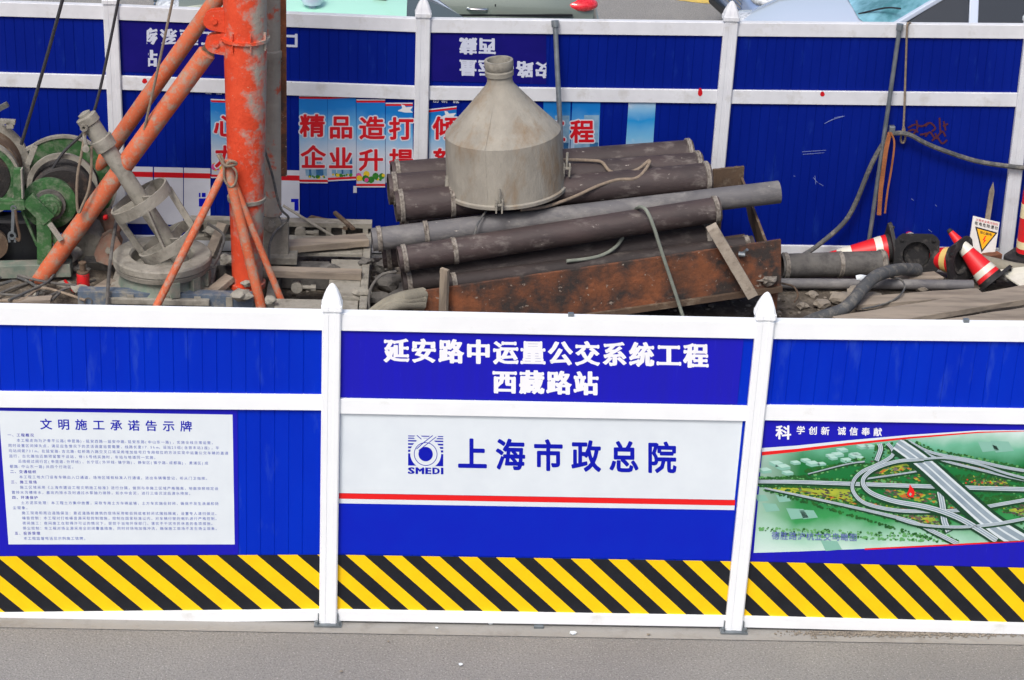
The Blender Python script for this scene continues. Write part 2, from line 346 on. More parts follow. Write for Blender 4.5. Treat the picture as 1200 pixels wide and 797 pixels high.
# ------------------------------------------------------------------ fences
def post(label, base, top, mats, wd, nrm, group, capped=True, plate=True):
    """square plastic post with a pointed cap; base/top are axis points"""
    base, top = Vector(base), Vector(top)
    r = thing('fence_post', label, 'fence post', base, group)
    d = (top-base).normalized(); n_ = (nrm-d*nrm.dot(d)).normalized(); s = d.cross(n_); h = (top-base).length
    def sq(mb, levels):
        vs = []; fs = []
        for z, a, ch in levels:                     # eight-sided section: square with small chamfers and a groove down each face
            pts = []
            for k in range(4):
                q = Matrix.Rotation(k*math.pi/2, 3, 'Z')
                for x, y in ((-a+ch, -a), (-a*.32, -a), (-a*.28, -a+ch*.35), (a*.28, -a+ch*.35), (a*.32, -a), (a-ch, -a)): pts.append(q @ Vector((x, y, 0)))
            vs += [base+d*z+s*p.x+n_*p.y for p in pts]
        K = 24
        for i in range(len(levels)-1): fs += [(i*K+k, i*K+(k+1) % K, (i+1)*K+(k+1) % K, (i+1)*K+k) for k in range(K)]
        fs += [tuple(range(K))[::-1], tuple(range((len(levels)-1)*K, len(levels)*K))]
        mb.add(vs, fs)
    a = wd/2; b = MB(); sq(b, [(.012, a, .008), (h+.005, a, .008)]); obj('shaft', b, mats, r)
    if capped:
        b = MB(); z = h+.006
        sq(b, [(z, a*.9, .006), (z+.012, a*.9, .006), (z+.016, a*1.12, .008), (z+.045, a*1.12, .01), (z+.05, a*1.06, .012), (z+.09, a*.86, .012), (z+.13, a*.58, .012), (z+.16, a*.28, .008), (z+.17, a*.06, .002)])
        o = obj('cap', b, mats, r)
    if plate:
        b = MB(); q = Matrix((s, n_, d)).transposed(); b.box(base+d*.006, wd*1.55, wd*1.5, .012, q)
        for x in (-1, 1): b.cyl(base+s*x*wd*.62-n_*wd*.6+d*.012, base+s*x*wd*.62-n_*wd*.6+d*.035, .012, n=6); b.box(base+s*x*wd*.55+d*.04-n_*0, .006, wd*.8, .06, q)
        obj('base_plate', b, M['steel'], r)
    return r

class Panel:
    """one hoarding bay: bilinear sheet between four corner points"""
    def __init__(s, label, bl, br, tl, tr, nrm, group):
        s.c = [Vector(p) for p in (bl, br, tl, tr)]; s.n = Vector(nrm); s.r = thing('hoarding_panel', label, 'fence panel', (s.c[0]+s.c[1])/2, group)
    def P(s, u, t, off=0): return (s.c[0]*(1-u)+s.c[1]*u)*(1-t)+(s.c[2]*(1-u)+s.c[3]*u)*t - s.n*off
    def rail(s, name, t0, t1, m, u0=.0, u1=1., th=.03):
        b = MB(); N_ = 12; ch = .006
        prof = [(t0, th-ch), (t0+.002, th), (t1-.002, th), (t1, th-ch), (t1, -th), (t0, -th)]
        vs = []; 
        for i in range(N_+1):
            u = u0+(u1-u0)*i/N_; vs += [s.P(u, t, o) for t, o in prof]
        K = len(prof); fs = [(i*K+k, i*K+(k+1) % K, (i+1)*K+(k+1) % K, (i+1)*K+k) for i in range(N_) for k in range(K)]
        b.add(vs, fs+[tuple(range(K)), tuple(range(N_*K, N_*K+K))]); return obj(name, b, m, s.r)
    def board(s, name, t0, t1, m, u0=.0, u1=1., pitch=.0835, gw=.004, gd=.004, minor=2, off=.008):
        wd = (s.c[1]-s.c[0]).length; pts = []; x = 0; i = 0
        pts.append((u0, off)); x = u0+pitch/wd*.4
        while x < u1-pitch/wd*.3:
            k = 1 if i % (minor+1) == 0 else .75; g_ = gw/wd*k
            pts += [(x-g_, off), (x-g_*.3, off-gd*k), (x+g_*.3, off-gd*k), (x+g_, off)]; x += pitch/wd; i += 1
        pts.append((u1, off)); b = MB(); vs = []
        for u, o in pts: vs += [s.P(u, t0, o), s.P(u, t1, o)]
        n_ = len(pts); back = [s.P(u0, t0, -.01), s.P(u0, t1, -.01), s.P(u1, t0, -.01), s.P(u1, t1, -.01)]
        b.add(vs+back, [(2*i, 2*i+2, 2*i+3, 2*i+1) for i in range(n_-1)]+[(2*n_, 2*n_+1, 2*n_+3, 2*n_+2), (0, 1, 2*n_+1, 2*n_), (2*n_-2, 2*n_-1, 2*n_+3, 2*n_+2)])
        return obj(name, b, m, s.r, recalc=True)
    def inv(s, p):                                   # panel coordinates of a world point on it
        u, t = .5, .5
        for _ in range(12):
            e = p-s.P(u, t); du = s.P(u+1e-3, t)-s.P(u, t); dt = s.P(u, t+1e-3)-s.P(u, t)
            u += e.dot(du)/du.dot(du)*1e-3; t += e.dot(dt)/dt.dot(dt)*1e-3
        return u, t

def sheet(mb, f, u0, u1, t0, t1, off, m=0, n=10):
    vs = []
    for i in range(n+1): u = u0+(u1-u0)*i/n; vs += [f(u, t0, off), f(u, t1, off)]
    mb.add(vs, [(2*i, 2*i+2, 2*i+3, 2*i+1) for i in range(n)], m)
def clip(poly, ax, lim, keep_less):
    out = []
    for i in range(len(poly)):
        a, b = poly[i], poly[(i+1) % len(poly)]; ia = (a[ax] <= lim) == keep_less; ib = (b[ax] <= lim) == keep_less
        if ia: out.append(a)
        if ia != ib:
            t = (lim-a[ax])/(b[ax]-a[ax]); out.append((a[0]+(b[0]-a[0])*t, a[1]+(b[1]-a[1])*t))
    return out
def stripes(pan, u0, u1, t0, t1, ph, off=.012):
    """diagonal yellow and black warning band, the colours laid side by side"""
    b = MB(); wd = (pan.c[1]-pan.c[0]).length; per = .2265*(1.06 if u0 < .03 and pan.c[0].x < -1 else 1); hgt = (t1-t0)*2.08; sh = hgt*1.02
    k = -4
    while (k-4)*per/2 < wd:
        x = ph+k*per/2
        q = [(x+sh, 0), (x+sh+per/2, 0), (x+per/2, hgt), (x, hgt)]
        for ax, lim, kl in ((0, u1*wd, True), (0, u0*wd, False)):
            if q: q = clip(q, ax, lim, kl)
        if len(q) > 2: b.poly([pan.P(x_/wd, t0+z_/2.08, off) for x_, z_ in q], k % 2)
        k += 1
    return obj('striped_band', b, [M['yellow'], M['black']], pan.r)
def pf(off): return lambda px, py: atf(px, py, off)
def pb(off): return lambda px, py: atb(px, py, off)
def cells(fn, x0, y0, x1, y1, x2=None, y2=None, x3=None, y3=None):
    """quad from two or four picture corners (tl, br) or (tl, tr, br, bl) on a plane"""
    if x2 is None: return quad(fn(x0,y0), fn(x1,y0), fn(x1,y1), fn(x0,y1))
    return quad(fn(x0,y0), fn(x1,y1), fn(x2,y2), fn(x3,y3))

NF = Vector((0, 1, 0))
tL = atf(389, 364.8); bL = atf(384.7, 725); tR = atf(896, 374.8); bR = atf(858.7, 732.5)
# left and right bays run out of the frame
lt, lb = atf(0, 357.5), atf(0, 729.5); k = 2.5/(tL.x-lt.x)
tLL = tL+(lt-tL)*k; bLL = bL+(lb-bL)*(2.5/(bL.x-lb.x))
rt, rb = atf(1200, 378.2), atf(1200, 741.2)
tRR = tR+(rt-tR)*(2.5/(rt.x-tR.x)); bRR = bR+(rb-bR)*(2.5/(rb.x-bR.x))
gp = 'white posts of the front fence'
post('clean white front fence post between the notice bay and the logo bay', (bL.x, 0, -.004), (tL.x, 0, tL.z), M['white'], .108, NF, gp)
post('clean white front fence post between the logo bay and the road interchange poster', (bR.x, 0, -.004), (tR.x, 0, tR.z), M['white'], .108, NF, gp)
gf = 'bays of the front blue and white hoarding'
TT = (.946, 1.0); TM = (.672, .722); TB = (0, .038)
def front_bay(label, bl, br, tl, tr, ph, t_band, low_mat, mid):
    p = Panel(label, bl, br, tl, tr, NF, gf); e = .0215
    TM = p.tm = tuple(p.inv(atf(*q, .03))[1] for q in mid[::-1])
    for nm, t in (('top_rail', TT), ('middle_rail', TM), ('bottom_rail', TB)): p.rail(nm, *t, M['white'], e, 1-e)
    p.board('upper_board', TM[1], TT[0], M['blue'], e, 1-e); p.board('lower_board', TB[1], TM[0], low_mat, e, 1-e)
    stripes(p, e, 1-e, TB[1], t_band, ph); return p
A = front_bay('front fence bay with the long white notice of small blue Chinese text', bLL, bL, tLL, tL, .03, .222, M['blue'], ((200,462), (200,480)))
B = front_bay('front fence bay with the round logo and big blue Chinese title', bL, bR, tL, tR, .1, .222, M['blue'], ((640,472.5), (640,489.8)))
D_ = front_bay('front fence bay with the green aerial poster of a road interchange', bR, bRR, tR, tRR, .06, .222, M['blue'], ((1000,477.3), (1000,494.8)))

# --- notice
b = MB(); f = cells(pf(.0125), -14,480, 279,484, 279,645, -3,648)
def cut_sheet(fn, m=0, n=8, mb=None):
    mb = mb or MB(); vs = []
    for i in range(n+1): vs += [fn(i/n, 0), fn(i/n, 1)]
    return mb.add(vs, [(2*i, 2*i+2, 2*i+3, 2*i+1) for i in range(n)], m)
u0, t0 = A.inv(atf(-14, 560)); u1, _ = A.inv(atf(279, 560))
b = MB(); sheet(b, A.P, u0, u1, .2235, A.tm[0]-.003, .0125); obj('notice_border', b, M['film'], A.r)
f = cells(pf(.0135), -1.5,481.5, 272.5,486, 275,638, 10,638)
obj('notice_sheet', cut_sheet(f), M['film_white'], A.r)
b = MB(); fn = lambda u, v: f(u, v)+Vector((0, -.0008, 0))
def sub(fn, u0, u1, v0, v1): return lambda u, v: fn(u0+(u1-u0)*u, v0+(v1-v0)*v)
text(b, '文明施工承诺告示牌', .018, sub(fn, .172, .826, .866, .950), 0, gap=.42); 
lines = ['一、工程概况',
 '　　本工程走向为沪青平公路(申昆路)-延安西路—延安中路-延安东路(中山东一路)，实施全线日常运营，',
 '同时设置区间掉头点，满足应急情况下的灵活调度运营需要，线路长度17.5km，设站25组(含首末站2座)，平',
 '均站间距731m，在延安路-古北路-虹桥路六路交叉口将采用增加信号灯专用相位的方法实现中运量公交车辆的直通',
 '运行，古北路站近期预留暂不设站，待15号线实施时，车站与地道同一实施。',
 '　　沿线经过闵行区(申昆路-外环线)、长宁区(外环线-镇宁路)、静安区(镇宁路-成都路)、黄浦区(成',
 '都路-中山东一路)共四个行政区。', '二、交通组织',
 '　　本工程工地大门设有车辆出入口通道，场地区域有标准人行通道，进出车辆需登记，听从门卫指挥。', '三、施工现场',
 '　　施工区域采用《上海市建设工程文明施工标准》进行分隔，做到与非施工区域严格隔离，地面按照规定设',
 '置排水沟槽排水，基坑内排水及时通过水泵抽力排除，如水中含泥，进行三级沉淀后清水排放。', '四、环境保护',
 '　　土方泥浆处理：本工程土方集中放置，采取专用土方车辆运输，土方车实施全封闭，确保不发生滴漏和扬', '尘现象。',
 '　　施工现场和周边道路保洁：靠近道路和建筑的现场采用密目网或者封闭式围挡隔离，设置专人清扫保洁。',
 '　　噪音控制：本工程对打桩噪音源采取控制措施，控制在国家标准以内，对车辆行驶的喇叭进行严格控制。',
 '　　夜间施工：夜间施工在取得许可证的情况下，受控于当地环保部门，落实不干扰市民休息的各项措施。',
 '　　扬尘控制：本工程对扬尘源采用全封闭覆盖措施，同时对场地加强冲洗，确保施工现场不发生扬尘现象。', '五、投诉受理',
 '　　本工程监督电话见示例施工铭牌。']
for i, s in enumerate(lines):
    v1 = .838-i*.0389; hd = s[1] == '、'
    lenu = sum(.58 if c.isascii() else 1 for c in s)*1.18/57.5*.93
    text(b, s, .012 if hd else 0, sub(fn, .03-.0*i, .03+lenu*.985, v1-.026, v1), 0 if hd else 1, gap=.18)
obj('notice_lettering', b, [M['ink'], M['ink_small']], A.r, recalc=False)

# --- logo bay films
u0, _ = B.inv(atf(396, 560)); e = .0225
b = MB(); sheet(b, B.P, e, .955, B.tm[1]+.004, TT[0]-.004, .0125, n=16); obj('title_film', b, M['film'], B.r)
b = MB(); RT = [B.inv(atf(420, y))[1] for y in (577.3, 583.6, 589.3)]
b = MB(); sheet(b, B.P, e, .972, RT[0]+.0005, B.tm[0]-.003, .0115, n=4); obj('logo_film', b, M['film_white'], B.r)
b = MB(); sheet(b, B.P, e, .974, RT[1], RT[0], .0125, n=4); obj('red_line', b, M['red'], B.r)
b = MB(); sheet(b, B.P, e, .974, .226, RT[2], .0118, n=4); obj('blue_film', b, M['film2'], B.r)
b = MB(); sheet(b, B.P, e, .974, RT[2]+.0005, RT[1]-.0005, .0118, n=4); obj('white_line', b, M['film_white'], B.r)
b = MB()
text(b, '延安路中运量公交系统工程', .055, cells(pf(.0135), 450,396.2, 830,402.2, 830,431.5, 450,424.5), gap=.10)
obj('title_lettering', b, M['letter_white'], B.r, recalc=False); b = MB()
text(b, '西藏路站', .055, cells(pf(.0135), 577,433, 701,435.5, 701,463.5, 577,461), gap=.1)
obj('title_lettering', b, M['letter_white'], B.r, recalc=False)
b = MB(); text(b, '上海市政总院', .028, cells(pf(.0135), 536,512.5, 793,517.5, 793,555.5, 536,550.5), gap=.26)
obj('name_lettering', b, M['ink'], B.r, recalc=False); b = MB()
# emblem: striped square with a ring and a crossed loop cut out of it
E0 = cells(pf(.0127), 478.2,509.8, 519.4,510.6, 519.4,546.5, 478.2,545.5)
def eq(p, off=.0): return E0(*p)+Vector((0, -off, 0))
for i, (y0, y1) in enumerate(((.0,.40),(.45,.52),(.57,.63),(.68,.735),(.79,.835),(.88,.915),(.955,.985))):
    b.poly([eq((0,y0)), eq((1,y0)), eq((1,y1)), eq((0,y1))], 0)
def ringp(cx, cy, r0, r1, m, off, n=40, sy=1.15):
    vs = []
    for k in range(n): a = 2*math.pi*k/n; vs += [eq((cx+r0*math.cos(a), cy+r0*sy*math.sin(a)), off), eq((cx+r1*math.cos(a), cy+r1*sy*math.sin(a)), off)]
    b.add(vs, [(2*k, 2*k+1, (2*k+3) % (2*n), (2*k+2) % (2*n)) for k in range(n)], m)
def strip(pts, wd, m, off):
    P = spline([(x, y, 0) for x, y in pts], 6); vs = []
    for i, p in enumerate(P):
        d = (P[min(i+1, len(P)-1)]-P[max(i-1, 0)]).normalized(); q = Vector((-d.y, d.x, 0))*wd/2; vs += [eq((p.x+q.x, p.y+q.y), off), eq((p.x-q.x, p.y-q.y), off)]
    b.add(vs, [(2*i, 2*i+1, 2*i+3, 2*i+2) for i in range(len(P)-1)], m)
ringp(.5, .40, 0, .44, 1, .0004)
strip([(.22,1.0),(.44,.78),(.82,.6)], .2, 1, .0005); strip([(.80,1.02),(.5,.74),(.2,.6)], .2, 1, .0006)
ringp(.5, .39, .315, .335, 0, .0010)
strip([(.70,1.0),(.44,.76),(.24,.55)], .025, 0, .0011); strip([(.80,.96),(.54,.72),(.3,.50)], .022, 0, .0011); strip([(.25,1.0),(.38,.87)], .025, 0, .0011)
ringp(.5, .39, 0, .205, 0, .0012)
obj('emblem', b, [M['ink'], M['film_white']], B.r, recalc=False); b = MB()
fs_ = cells(pf(.0135), 478,547.6, 519.6,548.2, 519.6,556, 478,555.4)
for i, (ch, a0, a1) in enumerate((('S',0,.19),('M',.215,.46),('E',.49,.66),('D',.69,.9),('I',.93,1))):
    vs__, ff = glyph(ch, .06); xs = [p[0] for p in vs__]; ys = [p[1] for p in vs__]
    b.add([fs_(a0+(a1-a0)*(x-min(xs))/(max(xs)-min(xs)), (y-min(ys))/(max(ys)-min(ys)))+DEEP*z for x, y, z in vs__], ff)
obj('logo_lettering', b, [M['ink'], M['film_white']], B.r, recalc=False)

# --- interchange poster
XL = max(x for x in range(1200, 2200, 5) if D_.inv(atf(880+x/3.75, 480+540/3.75))[0] < .972)   # right end of the printed sheet
PZ = lambda zx, zy, off: atf(880+min(zx, XL-(zy-540)*.11)/3.75, 480+zy/3.75, off)
b = MB(); e = .022
u_of = lambda px, py: D_.inv(atf(px, py))
sheet(b, D_.P, e, .978, .2235, D_.tm[0]-.003, .0115, n=4); obj('poster_border', b, M['film'], D_.r)
GM = [grad_mat('printed_green_landscape', [(0, S(205,226,220)), (.14, S(160,204,184)), (.28, S(52,146,80)), (.5, S(12,108,48)), (.7, S(16,112,54)), (.86, S(104,176,146)), (1, S(200,222,218))], 'Z', cloud=(2.2, .64, S(96,170,130)), nscale=4, mist=(.0, .13, S(190,216,210))),
      mat('printed_road', S(128,146,160), S(150,166,178), 8, rough=.35), mat('printed_road_edge', S(204,216,222), rough=.35), mat('printed_tree', S(20,74,34), S(44,104,40), 20, rough=.35),
      mat('printed_field', S(180,186,60), S(120,150,50), 12, rough=.35), mat('printed_building', S(128,180,164), rough=.35), mat('printed_flowerbed', S(186,110,48), rough=.35), M['red'], M['film_white'], mat('printed_shadow', S(20,64,40), rough=.35), mat('printed_light_tree', S(96,160,96), rough=.35), M['film'], mat('printed_flat_roof', S(170,208,198), rough=.35)]
def zpoly(pts, m, off): b.poly([PZ(x, y, off) for x, y in pts], m)
def road(pts, w0, w1=None, lay=0, rm=1):
    w1 = w1 or w0; k_w = 1 if w0 > 50 else .8; w0 *= k_w; w1 *= k_w; P = spline([(x, y, 0) for x, y in pts], 8)
    for p, q in zip(P, P[1:]):                        # printed roadside trees
        if lay > 2 or p.x > 1350: continue
        d = (q-p); L_n = d.length; d.normalize(); nn = Vector((-d.y, d.x, 0)); k = 0
        while k < L_n:
            for sd__ in (-1, 1):
                c_ = p+d*k+nn*sd__*(w0*.5+rnd.uniform(4, 12))
                if rnd.random() < .7 and interp(top, c_.x)+8 < c_.y < interp(bot, c_.x)-8: tree(c_.x, c_.y, rnd.uniform(4, 8), 3 if rnd.random() < .75 else 10)
            k += 8
    for k, (ww, m, o) in enumerate(((1.35, 9, 0), (.9, 2, .0004), (.62, rm, .0008), (.10, 2, .0012))):
        vs = []
        for i, p in enumerate(P):
            wd = (w0+(w1-w0)*i/(len(P)-1))*ww/2; d = (P[min(i+1, len(P)-1)]-P[max(i-1, 0)]).normalized(); q = Vector((-d.y, d.x, 0))*wd; sft = 5 if k == 0 else 0
            vs += [CZ(p.x+q.x, p.y+q.y+sft, .0150+lay*.0014+o), CZ(p.x-q.x, p.y-q.y+sft, .0150+lay*.0014+o)]
        b.add(vs, [(2*i, 2*i+1, 2*i+3, 2*i+2) for i in range(len(P)-1)], m)
b = MB()
top = [(48,202),(200,186),(420,158),(700,128),(1000,103),(1200,96),(1500,97),(1800,112)]; bot = [(1800,540),(1500,558),(1200,576),(900,592),(500,612),(200,624),(12,630)]
zpoly([(46,222)]+[(x, y) for x, y in top]+bot, 0, .0124)
def band(pts, dy0, dy1, m, off):
    vs = []
    for x, y in pts: vs += [PZ(x, y+dy0, off), PZ(x, y+dy1, off)]
    b.add(vs, [(2*i, 2*i+1, 2*i+3, 2*i+2) for i in range(len(pts)-1)], m)
def band2(pts, w0, w1, g0, g1, m, off):              # tapering rim along the top edge
    vs = []; n_ = len(pts)-1
    for i, (x, y) in enumerate(pts):
        k = min(1, i/(n_-2)); a = w0+(w1-w0)*k; c_ = g0+(g1-g0)*k; vs += [PZ(x, y-a-c_, off), PZ(x, y-c_, off)]
    b.add(vs, [(2*i, 2*i+1, 2*i+3, 2*i+2) for i in range(n_)], m)
band2(top, 16, 3, 0, 0, 7, .0128); band2(top, 17, 3, 16, 3, 8, .0126)
bb = bot[::-1]; band([(x, y) for x, y in bb if x > 420], -2, 5, 7, .0128)
def interp(P, x):
    for (xa, ya), (xb, yb) in zip(P, P[1:]):
        if min(xa, xb) <= x <= max(xa, xb): return ya+(yb-ya)*(x-xa)/(xb-xa)
    return P[0][1] if abs(x-P[0][0]) < abs(x-P[-1][0]) else P[-1][1]
def CZ(x, y, off): return PZ(x, min(max(y, interp(top, x)+1), interp(bot, x)-1), off)
rnd = random.Random(3)
def tree(x, y, r, m, off=.0146):
    b.poly([PZ(x+r*math.cos(a)*(1+.25*rnd.uniform(-1, 1)), y+r*.8*math.sin(a)*(1+.2*rnd.uniform(-1, 1)), off+rnd.uniform(0, .0002)) for a in [k*math.pi/3 for k in range(6)]], m)
for q, m in (([(60,345),(200,338),(440,352),(500,400),(470,420),(250,385)], 4), ([(540,290),(600,250),(700,232),(760,262),(700,282),(560,300)], 4), ([(1000,310),(1100,300),(1130,325),(1020,335)], 4),
             ([(620,450),(740,450),(800,470),(830,500),(720,495)], 4), ([(960,455),(1010,460),(1040,500),(980,495)], 4), ([(640,370),(720,360),(770,375),(740,395),(670,390)], 4), ([(1130,440),(1230,420),(1300,450),(1220,480)], 4), ([(920,230),(1000,236),(1080,250),(960,250)], 4)):
    zpoly(q, m, .0130)
for i in range(7): zpoly([(180+i*40,352+i*7),(196+i*40,352+i*7),(330+i*30,372+i*9),(310+i*30,372+i*9)], 6 if i % 2 else 3, .0134)
for i in range(9): zpoly([(560+i*34,436+i*8),(572+i*34,436+i*8),(590+i*34,470+i*6),(578+i*34,470+i*6)], 6, .0134)
for i in range(7): zpoly([(555+i*30,282-i*4),(575+i*30,280-i*4),(600+i*28,262-i*4),(585+i*28,262-i*4)], 6 if i % 3 == 0 else 3, .0134)
zpoly([(650,380),(700,358),(760,372),(735,392),(680,394)], 6, .0134)
for x, y in ((350,205),(400,180),(460,200),(490,165),(420,225),(360,215),(310,240),(270,240),(240,225),(195,235),(140,255),(160,280),(60,270),(520,165),(455,205),(480,215),(380,200),(110,240)):
    s = rnd.uniform(.8, 1.3); zpoly([(x-24*s,y-10*s),(x+8*s,y-13*s),(x+26*s,y-4*s),(x+26*s,y+6*s),(x-4*s,y+10*s),(x-24*s,y+2*s)], 5, .0136); zpoly([(x-24*s,y-10*s),(x+8*s,y-13*s),(x+26*s,y-4*s),(x-4*s,y+1*s)], 12, .0138)
for x, y, s in ((140,392,1.3),(85,432,1.5),(200,460,1.9),(250,462,1.6),(45,390,1.2),(1040,165,1.8),(1100,165,2.0),(350,600,1.8)): zpoly([(x-24*s,y-14*s),(x+16*s,y-12*s),(x+28*s,y+8*s),(x-12*s,y+12*s)], 5, .0136)
for (cx_, cy_, wx, wy) in ((640,268,110,30),(700,375,120,22),(640,455,120,26),(760,480,90,24),(1040,320,90,18),(330,372,170,26),(980,255,90,14),(930,430,70,30),(600,320,60,14),(1180,440,80,24)):
    for i in range(46):
        x = cx_+rnd.uniform(-1, 1)*wx; y = cy_+rnd.uniform(-1, 1)*wy+(x-cx_)*.16; r_ = rnd.uniform(3, 8); m = rnd.choice((4, 4, 6, 3, 3, 10))
        zpoly([(x-r_*1.8, y-r_*.4), (x+r_*.4, y-r_*.7), (x+r_*1.8, y+r_*.3), (x-r_*.3, y+r_*.7)], m, .0136+rnd.uniform(0, .0006))
for i in range(1500):                                  # printed rows of trees
    t = rnd.random(); k = i % 11
    if k == 0: x = 40+t*400; y = 305-t*20+rnd.uniform(-4, 4)-t*50*(t > .5)
    elif k == 1: x = 40+t*400; y = 337+t*8
    elif k == 2: x = 120+t*700; y = 372+t*205+rnd.uniform(-5, 5)
    elif k == 3: x = 540+t*280; y = 345+rnd.uniform(-4, 4)
    elif k == 4: x = 40+t*820; y = 525+t*34+rnd.uniform(-8, 8)
    elif k == 5: x = 100+t*760; y = 548+t*30+rnd.uniform(-5, 5)
    elif k == 6: x = 520+t*300; y = 300-t*40+rnd.uniform(-9, 9)
    elif k == 7: x = 880+t*320; y = 300+rnd.uniform(-12, 12)
    elif k == 8: x = 560+t*300; y = 400+t*40+rnd.uniform(-14, 14)
    elif k == 9: x = 940+t*260; y = 395+rnd.uniform(-20, 20)
    else: x = 1000+t*700; y = 470+rnd.uniform(-60, 60)
    y = min(y, interp(bot, x)-8); tree(x, y, rnd.uniform(3, 8), 3 if (k not in (4, 5) or rnd.random() < .3) else 10)
road([(-10,316),(200,318),(440,326),(800,338),(1200,350),(1800,362)], 20, 26, 0)
road([(60,345),(250,385),(500,440),(700,490),(800,535),(910,590)], 9, 26, 0)
road([(565,150),(570,175),(552,225)], 26, 26, 0)
road([(250,283),(420,240),(500,228)], 6, 8, 0)
road([(830,360),(842,420),(850,490),(870,535)], 34, 36, 0)
road([(690,138),(800,190),(1000,228),(1200,268),(1700,330)], 14, 18, 1)
road([(720,160),(820,215),(1000,262),(1250,318),(1700,380)], 12, 16, 1)
road([(600,148),(622,175),(618,205),(560,240),(490,272),(452,312),(450,360),(500,410),(620,440),(760,447),(950,440),(1100,415),(1300,380)], 20, 20, 1)
road([(500,305),(640,285),(740,270)], 9, 9, 1)
road([(640,148),(760,235),(900,360),(1060,500),(1200,590)], 62, 84, 2)
road([(760,218),(640,228),(540,262),(492,310),(520,360),(620,400),(780,430),(900,470),(1000,525),(1080,576)], 18, 34, 3)
road([(640,478),(740,505),(900,516),(1050,506),(1200,480),(1500,420)], 14, 20, 3)
road([(740,218),(860,213),(1000,240),(1200,300),(1700,400)], 12, 14, 3)
zpoly([(692,384),(684,370),(694,352),(698,328),(706,340),(716,352),(720,372),(712,386)], 7, .0210); zpoly([(694,374),(700,364),(708,372),(700,380)], 5, .0212)
for i in range(16): x = 940+rnd.uniform(0, 130); tree(x, 316+rnd.uniform(-8, 8), 4, [7, 4, 10][i % 3], .0215)
obj('poster_picture', b, GM, D_.r, recalc=False)
b = MB()
text(b, '科', .03, cells(pf(.0135), 909,498, 927.5,498.6, 927.2,515.5, 908.7,515), 0)
obj('poster_lettering', b, M['letter_white'], D_.r, recalc=False); b = MB()
text(b, '学创新', .022, cells(pf(.0135), 933.5,499, 972.5,500, 972,510.2, 933,509.2), 0, gap=.4)
obj('poster_lettering', b, M['letter_white'], D_.r, recalc=False); b = MB()
text(b, '诚信奉献', .022, cells(pf(.0135), 981.5,499.8, 1034,501.4, 1033.5,511.6, 981,510), 0, gap=.38)
obj('poster_lettering', b, M['letter_white'], D_.r, recalc=False); b = MB()
text(b, '德胜路沪杭立交鸟瞰图', 0, cells(pf(.0175), 904,622.5, 1004.5,625, 1004.5,634.5, 904,632.5), 1, gap=.05)
obj('poster_lettering', b, [M['letter_white'], mat('violet_ink', S(92,96,180), rough=.4)], D_.r, recalc=False)
# small brackets seen on the rails
for pan, px, py, nm in ((B, 669, 370.4, 0), (D_, 1132, 377.2, 0), (B, 631, 731.0, 1), (D_, 1092, 741, 1)):
    b = MB(); p = atf(px, py); b.box(p+Vector((0, 0 if not nm else -.035, .008 if not nm else 0)), .032 if not nm else .06, .03, .022)
    obj('bracket', b, M['steel'], pan.r, bevel=.002)

# ------------------------------------------------------------------ rear fence
def bline(px, py, qx, qy):
    a, c_ = atb(px, py), atb(qx, qy); d = (c_-a)/(c_.z-a.z); return a, d
BPOST = [((130,5.5),(137.5,175)), ((496,21.2),(492.5,190)), ((856,25.5),(840,200)), ((1209,28.5),(1177,295))]
BT = []; BB = []
for (a, c_) in BPOST:
    p, d = bline(*a, *c_); BT.append(p); BB.append(p+d*(0-p.z))
BT = [BT[0]+(BT[0]-BT[1]).normalized()*2.5]+BT+[BT[3]+(BT[3]-BT[2]).normalized()*2.5]
BB = [BB[0]+(BB[0]-BB[1]).normalized()*2.5]+BB+[BB[3]+(BB[3]-BB[2]).normalized()*2.5]
BT[0].z = atb(0, 2).z+.02; BT[5].z = BT[4].z
gp = 'weathered posts of the rear fence'
for i, lb in ((1, 'grey white rear fence post behind the dark wire rope left of the orange mast'), (2, 'grey white rear fence post between the red slogan strips and the cement hopper'), (3, 'grey white rear fence post right of the cement hopper above the stacked pipes'), (4, 'leaning white rear fence post behind the yellow triangle warning sign')):
    post(lb, BB[i]+Vector((0,0,.002)), BT[i], M['white_old'], .118, BN, gp)
gr = 'bays of the rear blue and white hoarding'
bays = []
labels = ['plain rear fence bay behind the green winch at the left', 'rear fence bay behind the orange mast with red slogan strips on sky blue film', 'rear fence bay behind the cement hopper with upside down white title',
          'wide plain blue rear fence bay with brown scrawl and a leaning prop', 'rear fence bay at the right edge behind the standing traffic cone']
BTT, BTM, BTB = (.944, 1.0), (.665, .722), (0, .06)
for i in range(5):
    p = Panel(labels[i], BB[i], BB[i+1], BT[i], BT[i+1], BN, gr); e = .0235
    for nm, t in (('top_rail', BTT), ('middle_rail', BTM), ('bottom_rail', BTB)): p.rail(nm, *t, M['white_old'], e, 1-e)
    p.board('upper_board', BTM[1], BTT[0], M['blue_old'], e, 1-e, .078, .005, .004, 2); p.board('lower_board', BTB[1], BTM[0], M['blue_old'], e, 1-e, .078, .005, .004, 2); bays.append(p)
Q0, Q1, Q2, Q3, Q4 = bays
def pbsheet(fnpan, x0, y0, x1, y1, off, m, name, yb0=None, yb1=None, lean=0):
    b = MB(); f = cells(pb(off), x0, y0, x1, y0 if yb0 is None else yb0, x1+lean, y1 if yb1 is None else yb1, x0+lean, y1); cut_sheet(f, 0, 3, b); return obj(name, b, m, fnpan.r)
